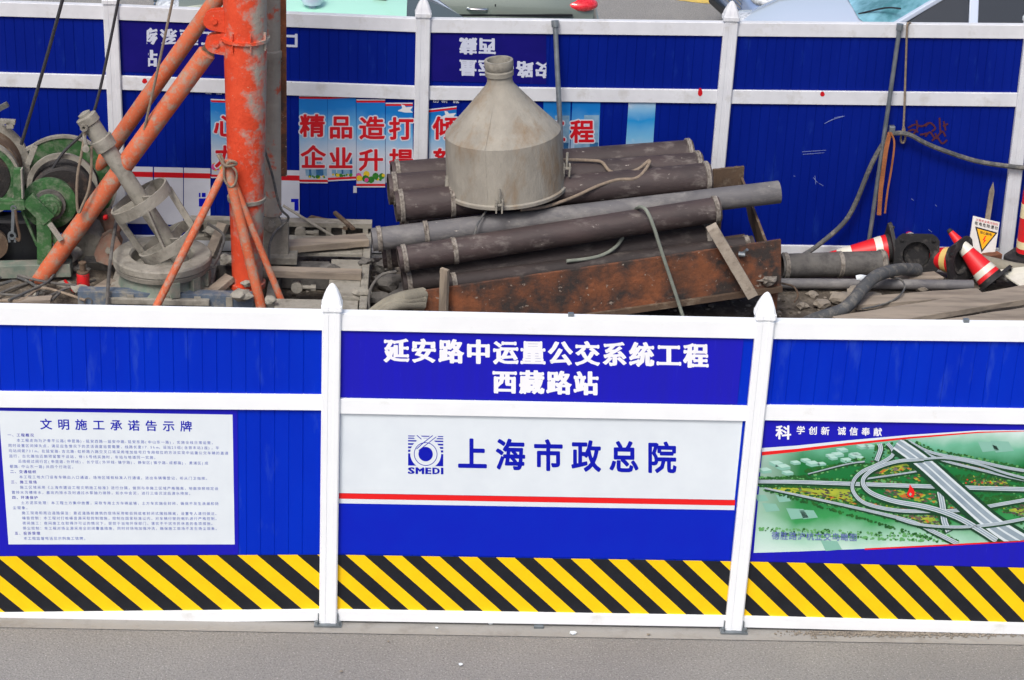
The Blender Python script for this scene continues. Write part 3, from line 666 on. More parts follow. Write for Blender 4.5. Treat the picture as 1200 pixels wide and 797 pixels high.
# upper films
pbsheet(Q1, 140.5,24.5, 262,29.5, .0125, M['film_old'], 'title_film') if 0 else None
b = MB(); f = cells(pb(.0125), 141,24.8, 288,30.2, 288,89.5, 144,84); cut_sheet(f, 0, 3, b); obj('title_film', b, M['film_old'], Q1.r)
b = MB(); f = cells(pb(.0125), 506,36.5, 640,38.5, 640,98.5, 505.5,95); cut_sheet(f, 0, 3, b); obj('title_film', b, M['film_old'], Q2.r)
b = MB(); O = pb(.0138)
# the film was cut into slats and put back upside down
text(b, '统系程工', .055, cells(O, 163,32, 256,36, 256,56, 163,51.5), gap=.13, rot180=True, cut=(.095, 1))
obj('title_lettering', b, M['letter_white_old'], Q1.r, recalc=False); b = MB()
text(b, '站', .055, cells(O, 163.5,58, 184.5,58.7, 184.5,78.5, 163.5,77.5), cut=(.48, 1))
obj('title_lettering', b, M['letter_white_old'], Q1.r, recalc=False); b = MB()
text(b, '口', .04, cells(O, 330,38.5, 350.5,39.3, 350.5,57.5, 330,56.8), rot180=True)
obj('title_lettering', b, M['letter_white_old'], Q1.r, recalc=False)
b = MB()
text(b, '藏西', .055, cells(O, 538.5,43.8, 581,45, 581,65, 538.5,63.5), gap=.1, rot180=True)
obj('title_lettering', b, M['letter_white_old'], Q2.r, recalc=False); b = MB()
text(b, '量运中路安', .055, cells(O, 538.5,69.3, 647,72.8, 647,92, 538.5,89.5), gap=.12, rot180=True, cut=(0, .937))
obj('title_lettering', b, M['letter_white_old'], Q2.r, recalc=False)
# slogan strips
SKY = grad_mat('printed_sky', [(0, S(176,180,192)), (.35, S(178,190,206)), (.62, S(96,160,206)), (.85, S(20,112,186)), (1, S(16,104,180))], 'Z', cloud=(3, .62, S(180,194,210)))
SKY2 = grad_mat('printed_cloudy_sky', [(0, S(178,186,198)), (.3, S(110,170,208)), (.6, S(30,132,196)), (.8, S(120,170,206)), (1, S(180,190,204))], 'Z', cloud=(5, .6, S(196,204,214)))
PM = [SKY, M['red_old'], M['film_white_old'], mat('printed_tower', S(52,104,150), S(38,82,126), 18, rough=.4), mat('printed_tower_pale', S(126,160,186), S(104,142,172), 22, rough=.4), mat('printed_bush', S(26,92,40), S(60,130,44), 20, rough=.4),
      mat('printed_blossom', S(186,40,120), S(206,90,150), 30, rough=.4), mat('printed_yellow_flower', S(206,180,40), rough=.4), mat('printed_dove', S(206,208,212), rough=.4)]
def slogan(pan, x0, x1, y0, y1, rows, xb=0, kind='city', sky=None, top=True, slope=0, nm='slogan_strip'):
    b = MB(); mats = list(PM); mats[0] = sky or SKY
    def q(xa, ya, xc, yc, m, off): b.poly([atb(xa, ya, off), atb(xc, ya+slope*(xc-xa), off), atb(xc+xb, yc+slope*(xc-xa), off), atb(xa+xb, yc, off)], m)
    q(x0, y0, x1, y1, 0, .0130)
    if top: q(x0, y0-.6, x1, y0+1, 2, .0134); q(x0, y0+.8, x1, y0+3.2, 1, .0136)
    rn = random.Random(int(x0)); wd = x1-x0
    if kind == 'city':
        for i in range(7):
            xa = x0+rn.uniform(.02, .85)*wd; ww = rn.uniform(3, 8); hh = rn.uniform(8, 24); q(xa, y1-4-hh, min(xa+ww, x1-.3), y1-5, 3 if i % 2 else 4, .0133+i*.0001)
    if kind == 'tall':
        q(x0+wd*.42, y0+20, x0+wd*.95, y1, 4, .0133); q(x0+wd*.1, y0+42, x0+wd*.5, y1, 4, .01335); q(x0+wd*.62, y0+52, x0+wd*.92, y1, 3, .0134)
    if kind in ('city', 'flower'):
        for i in range(22 if kind == 'flower' else 12):
            xa = x0+rn.uniform(.05, .95)*wd; big = kind == 'flower'; r_ = rn.uniform(1.5, 4.2) if big else rn.uniform(1, 2.2); ya = y1-3-rn.uniform(0, 9 if big else 1.5)
            m = ([6, 6, 5, 7][i % 4] if xa < x0+wd*.45 else [5, 5, 5, 7][i % 4]) if big else [5, 5, 7][i % 3]
            b.poly([atb(min(max(xa+r_*math.cos(a), x0), x1), ya+r_*math.sin(a), .0137+i*.00005) for a in [k*math.pi/4 for k in range(8)]], m)
        q(x0, y1-.5, x1, y1+2.2, 1, .0148); q(x0, y1+2.2, x1, y1+3.6, 2, .0149)
    if kind == 'dove':
        for k in (0, 1): b.poly([atb(x0+14+x, y0+6+y+k*.3, .0138+k*.0002) for x, y in (((0,3),(7,-1),(18,-2),(15,2),(18,5),(9,5)) if k == 0 else ((6,1),(4,-5),(8,-4),(11,0)))], 8)
    for ch, xa, ya, xc, yc in rows:
        for wt, m, off in ((.085, 2, .0150), (.03, 1, .0156)):
            put_char(b, ch, wt, cells(pb(off), xa, ya, xc, yc), 0, 1, m)
    return obj(nm, b, mats, pan.r, recalc=False)
slogan(Q1, 246.5,283, 116.5,205, [('心', 250,134, 279,161), ('力', 251,170, 279,197)], 1.5, 'flower', slope=.04)
slogan(Q1, 350.3,383.6, 112.5,211, [('精', 351,133.5, 381,161), ('企', 352,170, 382,198)], .8, 'city', slope=.01)
slogan(Q1, 384,417, 112.9,209, [('品', 385,135, 414,163), ('业', 384.5,172, 414,199)], .4, 'city', slope=-.05)
slogan(Q1, 417.6,451.2, 117,216, [('造', 420.5,136, 451,164), ('升', 420,174, 449.5,201)], .2, 'flower')
slogan(Q1, 451.9,483.6, 121,214, [('打', 455.5,137, 485,164.5), ('提', 456,174, 485,201)], 0, 'dove')
slogan(Q2, 502.5,535, 128.5,215, [('倾', 507,136, 537,164), ('努', 507,173.5, 537,201)], 0, 'dove', slope=-.11)
slogan(Q2, 637,668.8, 115.5,215, [('工', 634,139, 663,168)], -2, 'tall', top=False)
slogan(Q2, 670.8,703.8, 115,215, [('程', 668,140, 696.5,168)], -4, 'tall', top=False)
slogan(Q2, 737,769, 114,182, [], -4.5, 'none', sky=SKY2, top=False, nm='sky_strip')
b = MB(); text(b, '学创新', .02, cells(O, 496,112.5, 525,113.5, 525,121, 496,120), gap=.35); obj('small_lettering', b, M['letter_white_old'], Q2.r, recalc=False); b = MB(); text(b, '诚', .02, cells(O, 530,113.5, 538,113.8, 538,121.5, 530,121)); obj('small_lettering', b, M['letter_white_old'], Q2.r, recalc=False)
b = MB(); text(b, '诚信奉献', .02, cells(O, 240,103, 286,104.5, 286,112, 240,110.5), gap=.6); obj('small_lettering', b, M['letter_white_old'], Q1.r, recalc=False)
# lower white film with its red line
LF = [M['film_white_old'], M['red_old'], M['ink']]
for x0, x1 in ((141, 179), (180.5, 214.5), (215.5, 246.5), (327, 351)):
    b = MB(); sl = .024; y = lambda v, x: v+sl*(x-150)
    b.poly([O(x0, y(195, x0)), O(x1, y(195, x1)), O(x1, y(262, x1)), O(x0, y(262, x0))], 0)
    b.poly([atb(x0, y(201, x0), .0145), atb(x1, y(201, x1), .0145), atb(x1, y(207, x1), .0145), atb(x0, y(207, x0), .0145)], 1)
    for q in ((233,226,235,231), (236.5,226,241,231), (233,232.5,246,242), (341,233,350,237), (345,237,350,247)):
        if x0 < q[0] < x1: b.poly([atb(x, y, .0146) for x, y in ((q[0],q[1]),(q[2],q[1]),(q[2],q[3]),(q[0],q[3]))], 2)
    if x0 == 215.5:
        for k in range(3): b.poly([atb(x, y, .0149) for x, y in ((240.5,234+k*2.4),(245.5,234+k*2.4),(245.5,235.2+k*2.4),(240.5,235.2+k*2.4))], 0)
    obj('lower_film', b, LF, Q1.r, recalc=False)
b = MB(); b.poly([atb(x, y, .0148) for x, y in ((414,218),(418,218),(418,226),(414,226))], 0); obj('film_scrap', b, M['film_white_old'], Q1.r, recalc=False)
# paint spots on the middle rails, scrawl, scratches
def spot(pan, px, py, rx, ry, off=.032):
    b = MB(); b.poly([atb(px+rx*math.cos(a)*(1+.12*math.sin(3*a)), py+ry*math.sin(a), off) for a in [k*math.pi/8 for k in range(16)]]); obj('paint_spot', b, M['red_old'], pan.r, recalc=False)
spot(Q1, 169.5, 95, 3, 3); spot(Q2, 820.5, 108, 2.6, 5); spot(Q3, 963.8, 110.2, 2.6, 3)
def scrawl(pan, strokes, wd, m, nm, off=.0125, each=False):
    b = MB()
    for k, st in enumerate(strokes):
        P = spline([(x, y, 0) for x, y in st], 5); vs = []
        for i, p in enumerate(P):
            d = (P[min(i+1, len(P)-1)]-P[max(i-1, 0)]).normalized(); q = Vector((-d.y, d.x, 0))*wd/2*(1 if not each else 1-.8*abs(i/(len(P)-1)-.4)); vs += [atb(p.x+q.x, p.y+q.y, off+k*.0002), atb(p.x-q.x, p.y-q.y, off+k*.0002)]
        b.add(vs, [(2*i, 2*i+1, 2*i+3, 2*i+2) for i in range(len(P)-1)])
        if each: obj(nm, b, m, pan.r, recalc=False); b = MB()
    if not each: obj(nm, b, m, pan.r, recalc=False)
scrawl(Q3, [[(1064,150),(1072,146),(1080,148),(1088,144)], [(1064,154),(1070,152),(1076,155)], [(1074,141),(1075,150),(1070,158)], [(1084,148),(1090,144),(1096,150),(1092,154)], [(1101,138),(1102,156)], [(1105,148),(1111,145)], [(1106,142),(1108,153)], [(1084,160),(1090,155),(1096,162),(1104,154),(1108,160)], [(1092,165),(1098,161),(1104,168),(1110,164)], [(1078,158),(1088,156)], [(1096,156),(1098,163)]], 2.2, M['scrawl'], 'spray_scrawl')
scrawl(Q3, [[(966,145),(976,140),(990,136)], [(978,138),(988,136)], [(953,208),(958,214)], [(955,206),(956,216)], [(960,215),(965,218)], [(940,178),(968,176)], [(941,181),(966,179)], [(1068,233),(1071,235)], [(1096,240),(1098,242)], [(1088,269),(1092,272)], [(930,206),(932,207)]], .8, M['scratch'], 'scratch', each=True)

# ------------------------------------------------------------------ helpers for the yard
A_ = at
def mpp(Y): return (at(601, 300, Y)-at(600, 300, Y)).x
def lump(c, r, seed, sq=(1,1,.7), sub=2, rough=.35):
    bm = bmesh.new(); bmesh.ops.create_icosphere(bm, subdivisions=sub, radius=1); rn = Vector((seed*3.1, seed*1.7, seed*.9))
    vs = []
    for v in bm.verts:
        k = 1+rough*noise.noise(v.co*1.4+rn)+rough*.5*noise.noise(v.co*3.1+rn); p = v.co*k; vs.append(Vector(c)+Vector((p.x*sq[0], p.y*sq[1], p.z*sq[2]))*r)
    fs = [tuple(v.index for v in f.verts) for f in bm.faces]; bm.free(); return vs, fs
def rnd_stone(c, r, seed, lbl, m=None, sq=(1,.8,.55)):
    b = MB(); vs, fs = lump(c, r, seed, sq, 2, .5); b.add(vs, fs); o = obj('stone', b, m or M['stone'], loc=(c[0], c[1], c[2]-r*.4)); tag(o, lbl, 'stone', 'broken concrete lumps on the site soil'); return o
def pipe(label, a, c_, r, mats, name='steel_pipe', group=None, collars=(.06, .985), wall=.82, cr=1.12):
    a, c_ = Vector(a), Vector(c_); d = (c_-a).normalized(); L = (c_-a).length
    t = thing(name, label, 'pipe', Vector((a.x, a.y, a.z-r)), group)
    b = MB(); n = 32
    b.lathe(a, d, [(.002, r*wall), (0, r), (L*.25, r), (L*.5, r*1.004), (L*.75, r), (L, r), (L-.002, r*wall), (L-.25, r*wall), (L-.25, .002)], n, 0, False); b.lathe(a, d, [(.25, .002), (.25, r*wall), (.002, r*wall)], n, 1, False)
    b.m = [1 if i >= 5*n and i < 8*n else q for i, q in enumerate(b.m)]
    obj('tube', b, [mats, M['pipe_end']], t)
    for k in collars:
        b = MB(); w_ = .035; p = a+d*min(max(k*L, .012), L-.05); q = cr if k in (collars[0], collars[-1]) else 1.07
        b.lathe(p, d, [(0, r*1.001), (.003, r*q), (w_*.45, r*q), (w_*.5, r*(q-.03)), (w_*.55, r*q), (w_, r*q), (w_+.004, r*1.001)], n, 0, False); obj('collar', b, M['collar'], t)
    return t
def line_thing(name, label, cat, pts, r, m, group=None, n=8, sub=6, rf=None):
    b = MB(); b.tube(pts, r, n, 0, sub, rf); o = obj(name, b, m); return tag(o, label, cat, group)

# ------------------------------------------------------------------ drilling rig base frame
def zx(px, py, Z): return at(px, py, Z=Z)
xr = zx(433, 315, .3).x; xl = zx(85, 330, .3).x
fr = thing('rig_base_frame', 'cement dusted steel base frame of the drilling rig with plates and slots', 'machine frame', ((xl+xr)/2, 4.9, 0))
def fb(name, x0, x1, y0, y1, z0, z1, m='dusty', bv=.006):
    b = MB(); b.box(((x0+x1)/2, (y0+y1)/2, (z0+z1)/2), x1-x0, y1-y0, z1-z0); return obj(name, b, M[m], fr, bevel=bv)
px_x = lambda px, Y, Z=.3: at(px, 300, Y).x
fb('front_beam', px_x(322, 4.2), xr-.07, 4.06, 4.28, .02, .27); fb('side_beam', xr-.06, xr, 4.06, 5.66, .0, .31)
fb('deck_plate', px_x(386, 4.6), xr-.062, 4.29, 5.04, .26, .295); fb('middle_beam', xl, px_x(386, 4.9)-.003, 4.98, 5.12, .05, .24, 'dusty_dark')
fb('top_plate', px_x(318, 5.4), xr-.062, 5.14, 5.52, .27, .302); fb('cross_beam', px_x(318, 5), px_x(330, 5), 4.29, 5.13, .04, .262, 'dusty_dark')
# slotted rear beam: two flanges joined by uprights
b = MB(); z0, z1 = .22, .40; yb_ = 5.60
b.box(((xl+xr)/2+.4, yb_, z1-.02), xr-xl-.8, .1, .04); b.box(((xl+xr)/2+.4, yb_, z0+.015), xr-xl-.8, .1, .03)
xs_ = [px_x(p, 5.6) for p in (240, 262, 300, 325, 332, 382, 388, 401, 405, 425, 431)]
for xa, xb in ((0,1),(2,3),(4,4),(5,6),(7,8),(9,10)):
    a0, a1 = xs_[xa], xs_[xb] if xb != xa else xs_[xa]+.04
    b.box(((a0+a1)/2, yb_, (z0+z1)/2-.003), a1-a0, .096, z1-z0-.075)
obj('slotted_beam', b, M['dusty'], fr)
b = MB(); b.box(((xl+xr)/2+.4, yb_+.03, (z0+z1)/2), xr-xl-.8, .02, z1-z0-.075); obj('slot_back', b, M['dusty_dark'], fr)
# hinge bracket of the small cylinder and clevis bolts
for px, py, Z in ((352, 272, .32), (348, 336, .2)):
    p = zx(px, py, Z); b = MB(); b.cyl(p+Vector((0, -.03, 0)), p+Vector((0, .03, 0)), .045, n=20); b.cyl(p+Vector((0, 0, 0)), p+Vector((.13, -.01, -.0)), .018, n=10); b.cyl(p+Vector((.11, -.01, 0)), p+Vector((.15, -.01, 0)), .028, n=6); obj('clevis_bolt', b, M['dusty'], fr)
b = MB(); p0 = zx(92, 350, .22); p1 = zx(298, 356, .2)
b.bar(p0, p1, .1, .17); obj('channel', b, M['channel'], fr, bevel=.004)
b = MB(); q = p0.lerp(p1, .06); b.ring(q+Vector((0, -.052, 0)), (0, 1, 0), .035, .024, .008, 20); obj('bolt_hole', b, M['dusty_dark'], fr)
b = MB()
for k in (.3, .5, .68, .86): b = MB(); q = p0.lerp(p1, k); b.box(q+Vector((0, -.056, .01)), .05, .012, .12); obj('rib', b, M['dusty'], fr)
# planks lying on the frame
def board_thing(label, pts, w_, h_, m='plank', name='plank', group='weathered planks on the site', cat='plank'):
    a, c_ = Vector(pts[0]), Vector(pts[1]); d = (c_-a).normalized(); up = Vector((0,0,1)); up = (up-d*up.dot(d)).normalized(); r_ = d.cross(up); n = 14; vs = []
    sd_ = a.x*7
    for i in range(n+1):
        p = a.lerp(c_, i/n)
        for x, y in ((-1,-1),(1,-1),(1,1),(-1,1)): 
            j = .1*noise.noise(Vector((i*.6, x*3+y, sd_))); vs.append(p+r_*x*w_/2*(1+j)+up*y*h_/2*(1+j*.6)+d*(.02*noise.noise(Vector((x*5, y*4, sd_+i))) if i in (0, n) else 0))
    fs = [(i*4+k, i*4+(k+1) % 4, i*4+4+(k+1) % 4, i*4+4+k) for i in range(n) for k in range(4)]+[(3,2,1,0), (n*4, n*4+1, n*4+2, n*4+3)]
    b = MB(); b.add(vs, fs); o = obj(name, b, M[m], loc=(a+c_)/2, bevel=.004); tag(o, label, cat, group); return o
board_thing('split grey plank lying across the slotted rig frame behind the orange mast foot', (zx(312, 291, .35), zx(430, 281, .36)), .16, .06)
board_thing('grey plank across the lower opening of the rig frame near the fence post tip', (zx(308, 318, .32), zx(424, 322, .33)), .1, .06)
board_thing('short dusty plank leaning between the rotary table and the mast foot', (zx(238, 352, .2), zx(270, 325, .32)), .1, .05)
o = board_thing('splintered brown board lying on the slotted rear beam of the rig frame', (zx(362, 256, .37), zx(410, 266, .36)), .09, .03, 'rust_dark', 'board_scrap', None, 'board'); 
o = board_thing('thin brown stick crossing the splintered board on the rig frame', (zx(392, 249, .42), zx(414, 268, .40)), .035, .025, 'rust_dark', 'stick', None, 'stick')
line_thing('steel_rod', 'thin grey rod slanting across the top plate of the rig frame', 'rod', (zx(332, 241, .5), zx(392, 278, .34)), .012, M['dusty'])

# ------------------------------------------------------------------ winch
KY = mpp(5)
wc = A_(58, 241, 4.85); wn = thing('winch', 'chipped green drum winch with dark rope drum and grey rimmed flanges', 'winch', (wc.x, 5.0, .08))
axw = Vector((.12, -1, .0)).normalized()
def face_ring(px, py, Y, ro, ri, t, m, name, parent, n=56):
    b = MB(); b.ring(A_(px, py, Y), axw, ro, ri, t, n); return obj(name, b, M[m], parent)
c0 = A_(76, 215, 5.35); 
f1 = face_ring(76, 215, 5.35, .395, .265, .05, 'green', 'drum_flange', wn)
b = MB(); b.lathe(c0+axw*-.025, axw, [(0,.38),(0,.41),(.06,.415),(.06,.395),(0,.395)], 56, 0, False); obj('flange_rim', b, M['dusty'], f1)
b = MB(); prof = [(-.03, .05)]; 
for k in range(22): prof += [(-.028+k*.019, .262), (-.018+k*.019, .272)]
prof += [(.40, .26), (.40, .05)]
b.lathe(c0, axw, prof, 48); obj('rope_drum', b, M['drum'], wn)
face_ring(73, 218, 5.02, .275, .235, .03, 'dusty', 'drum_band', wn)
b = MB(); c1 = A_(58, 238, 4.82); b.lathe(c1-axw*.03, axw, [(0,.09),(0,.205),(.045,.21),(.05,.2),(.05,.125),(.02,.12),(.02,.09)], 48); obj('brake_disc', b, M['green'], wn)
b = MB(); b.lathe(c1, axw, [(0,.1),(.07,.1),(.075,.09),(.1,.09),(.105,.07),(.115,.066),(.115,.04),(.12,.036)], 32); obj('hub', b, M['green'], wn)
b = MB(); b.ring(c1+axw*.03, axw, .125, .1, .05, 32); obj('hub_ring', b, M['dusty_dark'], wn)
# second drum, cut by the frame edge
c2 = A_(-22, 194, 5.1)
f2 = face_ring(-20, 192, 5.2, .365, .29, .05, 'dusty', 'drum_flange', wn); f3 = face_ring(-24, 208, 4.95, .30, .24, .05, 'green', 'drum_flange', wn)
b = MB(); b.ring(A_(-24, 208, 4.95)+axw*.01, axw, .315, .292, .06, 56); obj('flange_rim', b, M['dusty'], f3)
b = MB(); b.lathe(A_(-20,192,5.2), axw, [(-.02,.05),(-.02,.31),(.22,.30),(.22,.05)], 48); obj('rope_drum', b, M['rust_dark'], wn)
b = MB(); b.lathe(A_(-24,208,4.95), axw, [(-.1,.03),(-.1,.235),(.01,.235),(.01,.03)], 40); obj('drum_core', b, M['drum'], wn)
b = MB(); b.bar(A_(8,146,5.15), A_(16,146,5.15), .05, .05); b.bar(A_(0,142,5.15), A_(18,143,5.15), .05, .03); obj('flange_lug', b, M['dusty'], wn)
# frame of the winch
Yf = 4.7
def wbar(name, pts, wd, ht, m='green', Y=Yf):
    b = MB()
    for (p, q) in zip(pts, pts[1:]): b.bar(A_(*p, Y), A_(*q, Y), wd, ht, up=(0, 1, 0))
    return obj(name, b, M[m], wn, bevel=.006)
wbar('upright', [(22,197),(22,246)], .075, .05); wbar('cross_beam', [(-40,239),(30,239)], .085, .06)
wbar('bearing_strut', [(32,232),(58,258)], .12, .05); wbar('leg', [(52,250),(53,308)], .115, .07, Y=4.72); wbar('brace', [(56,262),(78,300)], .07, .05, Y=4.74)
wbar('base_beam', [(-40,317),(84,314)], .11, .12, 'green_grey', 4.74)
wbar('gusset', [(26,246),(44,288)], .02, .04, 'green', 4.74); wbar('upright_edge', [(25.5,197),(27,232)], .015, .06, 'dusty', 4.67)
b = MB(); b.lathe(A_(-8, 290, 4.95), axw, [(-.2,.03),(-.2,.24),(.1,.24),(.1,.03)], 40); obj('gear_case', b, M['trim'], wn)
b = MB(); b.box(A_(24, 280, 4.98), .34, .2, .4); obj('motor_guard', b, M['trim'], wn, bevel=.03)
b = MB(); b.lathe(A_(-10,285,4.83), axw, [(0,.02),(0,.13),(.04,.13),(.04,.02)], 32); obj('pulley', b, M['rust_dark'], wn)
b = MB(); b.bar(A_(33,192,5.0), A_(41,171,5.0), .045, .04, up=(0,1,0)); b.bar(A_(31,175,5.02), A_(41,170,5.02), .03, .03, up=(0,1,0)); obj('brake_lever', b, M['dusty'], wn, bevel=.004)
b = MB(); b.bar(A_(-6,130,5.4), A_(9,122,5.4), .04, .04, up=(0,1,0)); obj('guide_bar', b, M['hose'], wn)
b = MB(); b.bar(A_(58,262,4.66), A_(72,282,4.6), .03, .03); obj('link', b, M['dusty'], wn); 
# spanner hanging on the winch
t = thing('spanner', 'shiny steel spanner hanging on the green winch beam', 'spanner', A_(15,282,4.62)); b = MB()
b.bar(A_(15.5,247,4.62), A_(14.5,272,4.62), .024, .012, up=(0,1,0)); obj('shaft', b, M['steel'], t)
b = MB(); cj = A_(14,276,4.62); b.ring(cj, (0,1,0), .034, .018, .016, 14); b.bar(cj+Vector((-.026,0,-.02)), cj+Vector((-.02,0,-.055)), .016, .016, up=(0,1,0)); b.bar(cj+Vector((.026,0,-.02)), cj+Vector((.02,0,-.055)), .016, .016, up=(0,1,0)); obj('jaw', b, M['steel'], t)
b = MB(); b.ring(A_(15.8,244,4.62), (0,1,0), .024, .012, .014, 14); obj('ring_end', b, M['steel'], t)
line_thing('rusty_hook', 'rusty hooked bar hanging beside the shiny spanner', 'hook', [A_(18,246,4.61), A_(20,262,4.61), A_(23,276,4.61), A_(22,282,4.6), A_(19,279,4.6)], .011, M['rust_dark'])
# wire ropes running up out of the picture
wg = 'wire ropes running up to the mast head'
line_thing('wire_rope', 'dark wire rope rising from the left drum of the green winch', 'wire rope', [A_(25,169,5.05), A_(50,84,4.9), A_(77,-14,4.75), A_(110,-140,4.6)], .0135, M['wire'], wg, sub=3)
line_thing('wire_rope', 'dark wire rope rising behind the capped drill shaft from the rope drum', 'wire rope', [A_(57,205,5.0), A_(75,178,4.98), A_(99,154,4.96), A_(110,131,4.93), A_(121,88,4.9), A_(140,-6,4.8), A_(164,-130,4.7)], .0115, M['wire'], wg, sub=4)
line_thing('wire_rope', 'thin grey wire rope crossing the two thick orange struts', 'wire rope', [A_(169,152,4.58), A_(183,90,4.53), A_(204,-8,4.45), A_(230,-130,4.4)], .010, M['rope'], wg, sub=3)

# ------------------------------------------------------------------ drill mast, cylinder, struts
Ym = 4.6; mt = A_(287, 0, Ym); mbm = A_(290, 336, Ym); k_ = mpp(Ym)
ms = thing('drill_mast', 'thick orange tubular mast splashed with grey cement', 'mast', (mbm.x, Ym, mbm.z-.2))
top_ = mbm+(mt-mbm)*1.75; ax_ = (top_-mbm).normalized(); Lm = (top_-mbm).length
b = MB(); b.lathe(mbm, ax_, [(0,.118),(.5,.128),(1.2,.148),(2.0,.163),(Lm,.166)], 48); obj('mast_tube', b, M['orange_mast'], ms)
def on_mast(py): return mbm+ax_*((A_(288, py, Ym)-mbm).dot(ax_))
b = MB(); p = on_mast(44); b.lathe(p, ax_, [(-.012,.15),(-.012,.185),(.012,.185),(.012,.15)], 48, 0, False)
for k in range(8):
    a = k*math.pi/4+.3; d = Vector((math.cos(a), math.sin(a), 0)); b.bar(p+d*.16+ax_*.013, p+d*.16+ax_*.07, .008, .045, up=d); b.bar(p+d*.16-ax_*.013, p+d*.16-ax_*.07, .008, .045, up=d)
obj('flange', b, M['orange_mast'], ms)
b = MB(); p = on_mast(232); b.lathe(p, ax_, [(-.014,.13),(-.014,.148),(.014,.15),(.014,.13)], 48, 0, False); obj('ring', b, M['dusty'], ms)
b = MB(); p = on_mast(332); b.lathe(p, ax_, [(-.02,.09),(-.02,.142),(.02,.142),(.02,.12)], 40); b.lathe(p-ax_*.02, -ax_, [(0,.12),(.05,.09),(.06,.05)], 40); obj('foot_flange', b, M['orange_mast'], ms)
b = MB(); 
for s_ in (-1, 1): b.prism([p+Vector((s_*.04, -.05, -.08)), p+Vector((s_*.06, -.05, -.25)), p+Vector((s_*.06, .05, -.25)), p+Vector((s_*.04, .05, -.08))], Vector((s_*.02, 0, 0)))
b.cyl(p+Vector((-.1, 0, -.11)), p+Vector((.1, 0, -.11)), .028, n=14); b.box(p+Vector((0, 0, -.265)), .3, .2, .03); obj('hinge', b, M['channel'], ms)
def lug(px, py, mname='orange_mast'):
    b = MB(); q = A_(px, py, Ym-.02)
    for s_ in (-.045, .035):
        pts = [q+Vector((.085*math.cos(a), s_, .075*math.sin(a))) for a in [math.pi/2+k*math.pi/8 for k in range(9)]]+[q+Vector((.17, s_, -.1)), q+Vector((.17, s_, .1))]
        b.prism(pts, (0, .016, 0))
    b.cyl(q+Vector((0, -.06, 0)), q+Vector((0, .06, 0)), .022, n=14); obj('lug', b, M[mname], ms)
lug(252, 23); lug(254, 50)
def strut(label, a, c_, r, m='orange'):
    a, c_ = Vector(a), Vector(c_); t = thing('strut', label, 'strut', c_, 'thick orange struts of the mast'); d = (c_-a).normalized(); L = (c_-a).length
    b = MB(); b.lathe(a, d, [(.1,.06),(.11,r),(L-.08,r),(L-.07,.05)], 32); obj('strut_tube', b, M[m], t)
    b = MB(); b.ring(a+d*.02, (0,1,0), .062, .024, .05, 24); b.bar(a+d*.05, a+d*.12, .1, .05, up=(0,1,0)); obj('eye', b, M['rust_dark'] if m == 'orange' else M['orange'], t)
    b = MB(); b.ring(c_-d*.01, (0,1,0), .05, .022, .05, 20); b.bar(c_-d*.1, c_-d*.04, .06, .05, up=(0,1,0)); obj('foot_eye', b, M['dusty_dark'], t); return t
strut('thick orange strut pinned to the mast flange and reaching down beside the winch', A_(252, 49, Ym-.015), A_(32, 348, 4.72), .071)
strut('thick worn orange strut running up behind the lower one to the mast', A_(300, -66, 4.85), A_(96, 222, 5.48), .062)
# grey hydraulic cylinder behind the mast
p0 = A_(319, 252, 5.0); p1 = A_(318, 0, 5.0); ax2 = (p1-p0).normalized()
hy = thing('hydraulic_cylinder', 'cement crusted grey tube standing behind the orange mast', 'cylinder', (p0.x, 5.0, .3)); b = MB()
b.lathe(p0, ax2, [(0,.06),(.01,.078),(.06,.08),(.07,.073),(1.3,.075),(1.31,.082),(1.36,.082),(1.37,.072),(3.2,.072)], 36); obj('tube', b, M['mast_grey'], hy)
b = MB(); b.bar(A_(332.5, 206, 5.0), A_(331, -110, 5.0), .03, .05, up=(1,0,0)); obj('guide_rail', b, M['rust'], hy)
b = MB(); b.ring(p0-ax2*.05+Vector((0,-.03,0)), (0,1,0), .075, .025, .06, 28); b.box(p0+Vector((.03, .03, -.2)), .2, .08, .28); b.box(p0+Vector((.05, .0, -.36)), .3, .18, .06); b.cyl(p0+Vector((0,-.09,-.05)), p0+Vector((0,.04,-.05)), .028, n=12); obj('clevis', b, M['dusty'], hy, bevel=.005)
line_thing('hose', 'thin black hose hanging beside the grey cylinder over the rig frame', 'hose', [A_(309,172,4.86), A_(319,205,4.85), A_(325,232,4.85), A_(330,246,4.85), A_(338,255,4.9), A_(332,263,4.9), A_(322,272,4.86), A_(316,287,4.8), A_(315,306,4.7)], .010, M['hose'])
# lashed orange bars leaning on the mast
tp = thing('leaning_bars', 'three thin orange bars lashed together with rope against the mast', 'bars', A_(262, 362, 4.35)); apex = A_(266, 194, 4.42)
for e_, r_ in ((A_(180, 366, 3.98), .030), (A_(308, 368, 4.25), .040), (A_(335, 365, 4.32), .027)):
    b = MB(); d = (apex-e_).normalized(); b.cyl(e_, apex+d*.04+Vector((0, 0, 0)), r_, n=18); obj('bar', b, M['orange'], tp)
b = MB(); b.tube([A_(258,180,4.36), A_(262,190,4.36), A_(263,210,4.36), A_(270,219,4.36), A_(276,214,4.36), A_(277,202,4.36), A_(270,193,4.36)], .009, 8); b.tube([A_(255,181,4.38), A_(264,194,4.35), A_(277,192,4.37), A_(270,189,4.35), A_(262,197,4.37)], .012, 8); obj('lashing', b, M['rope'], tp)

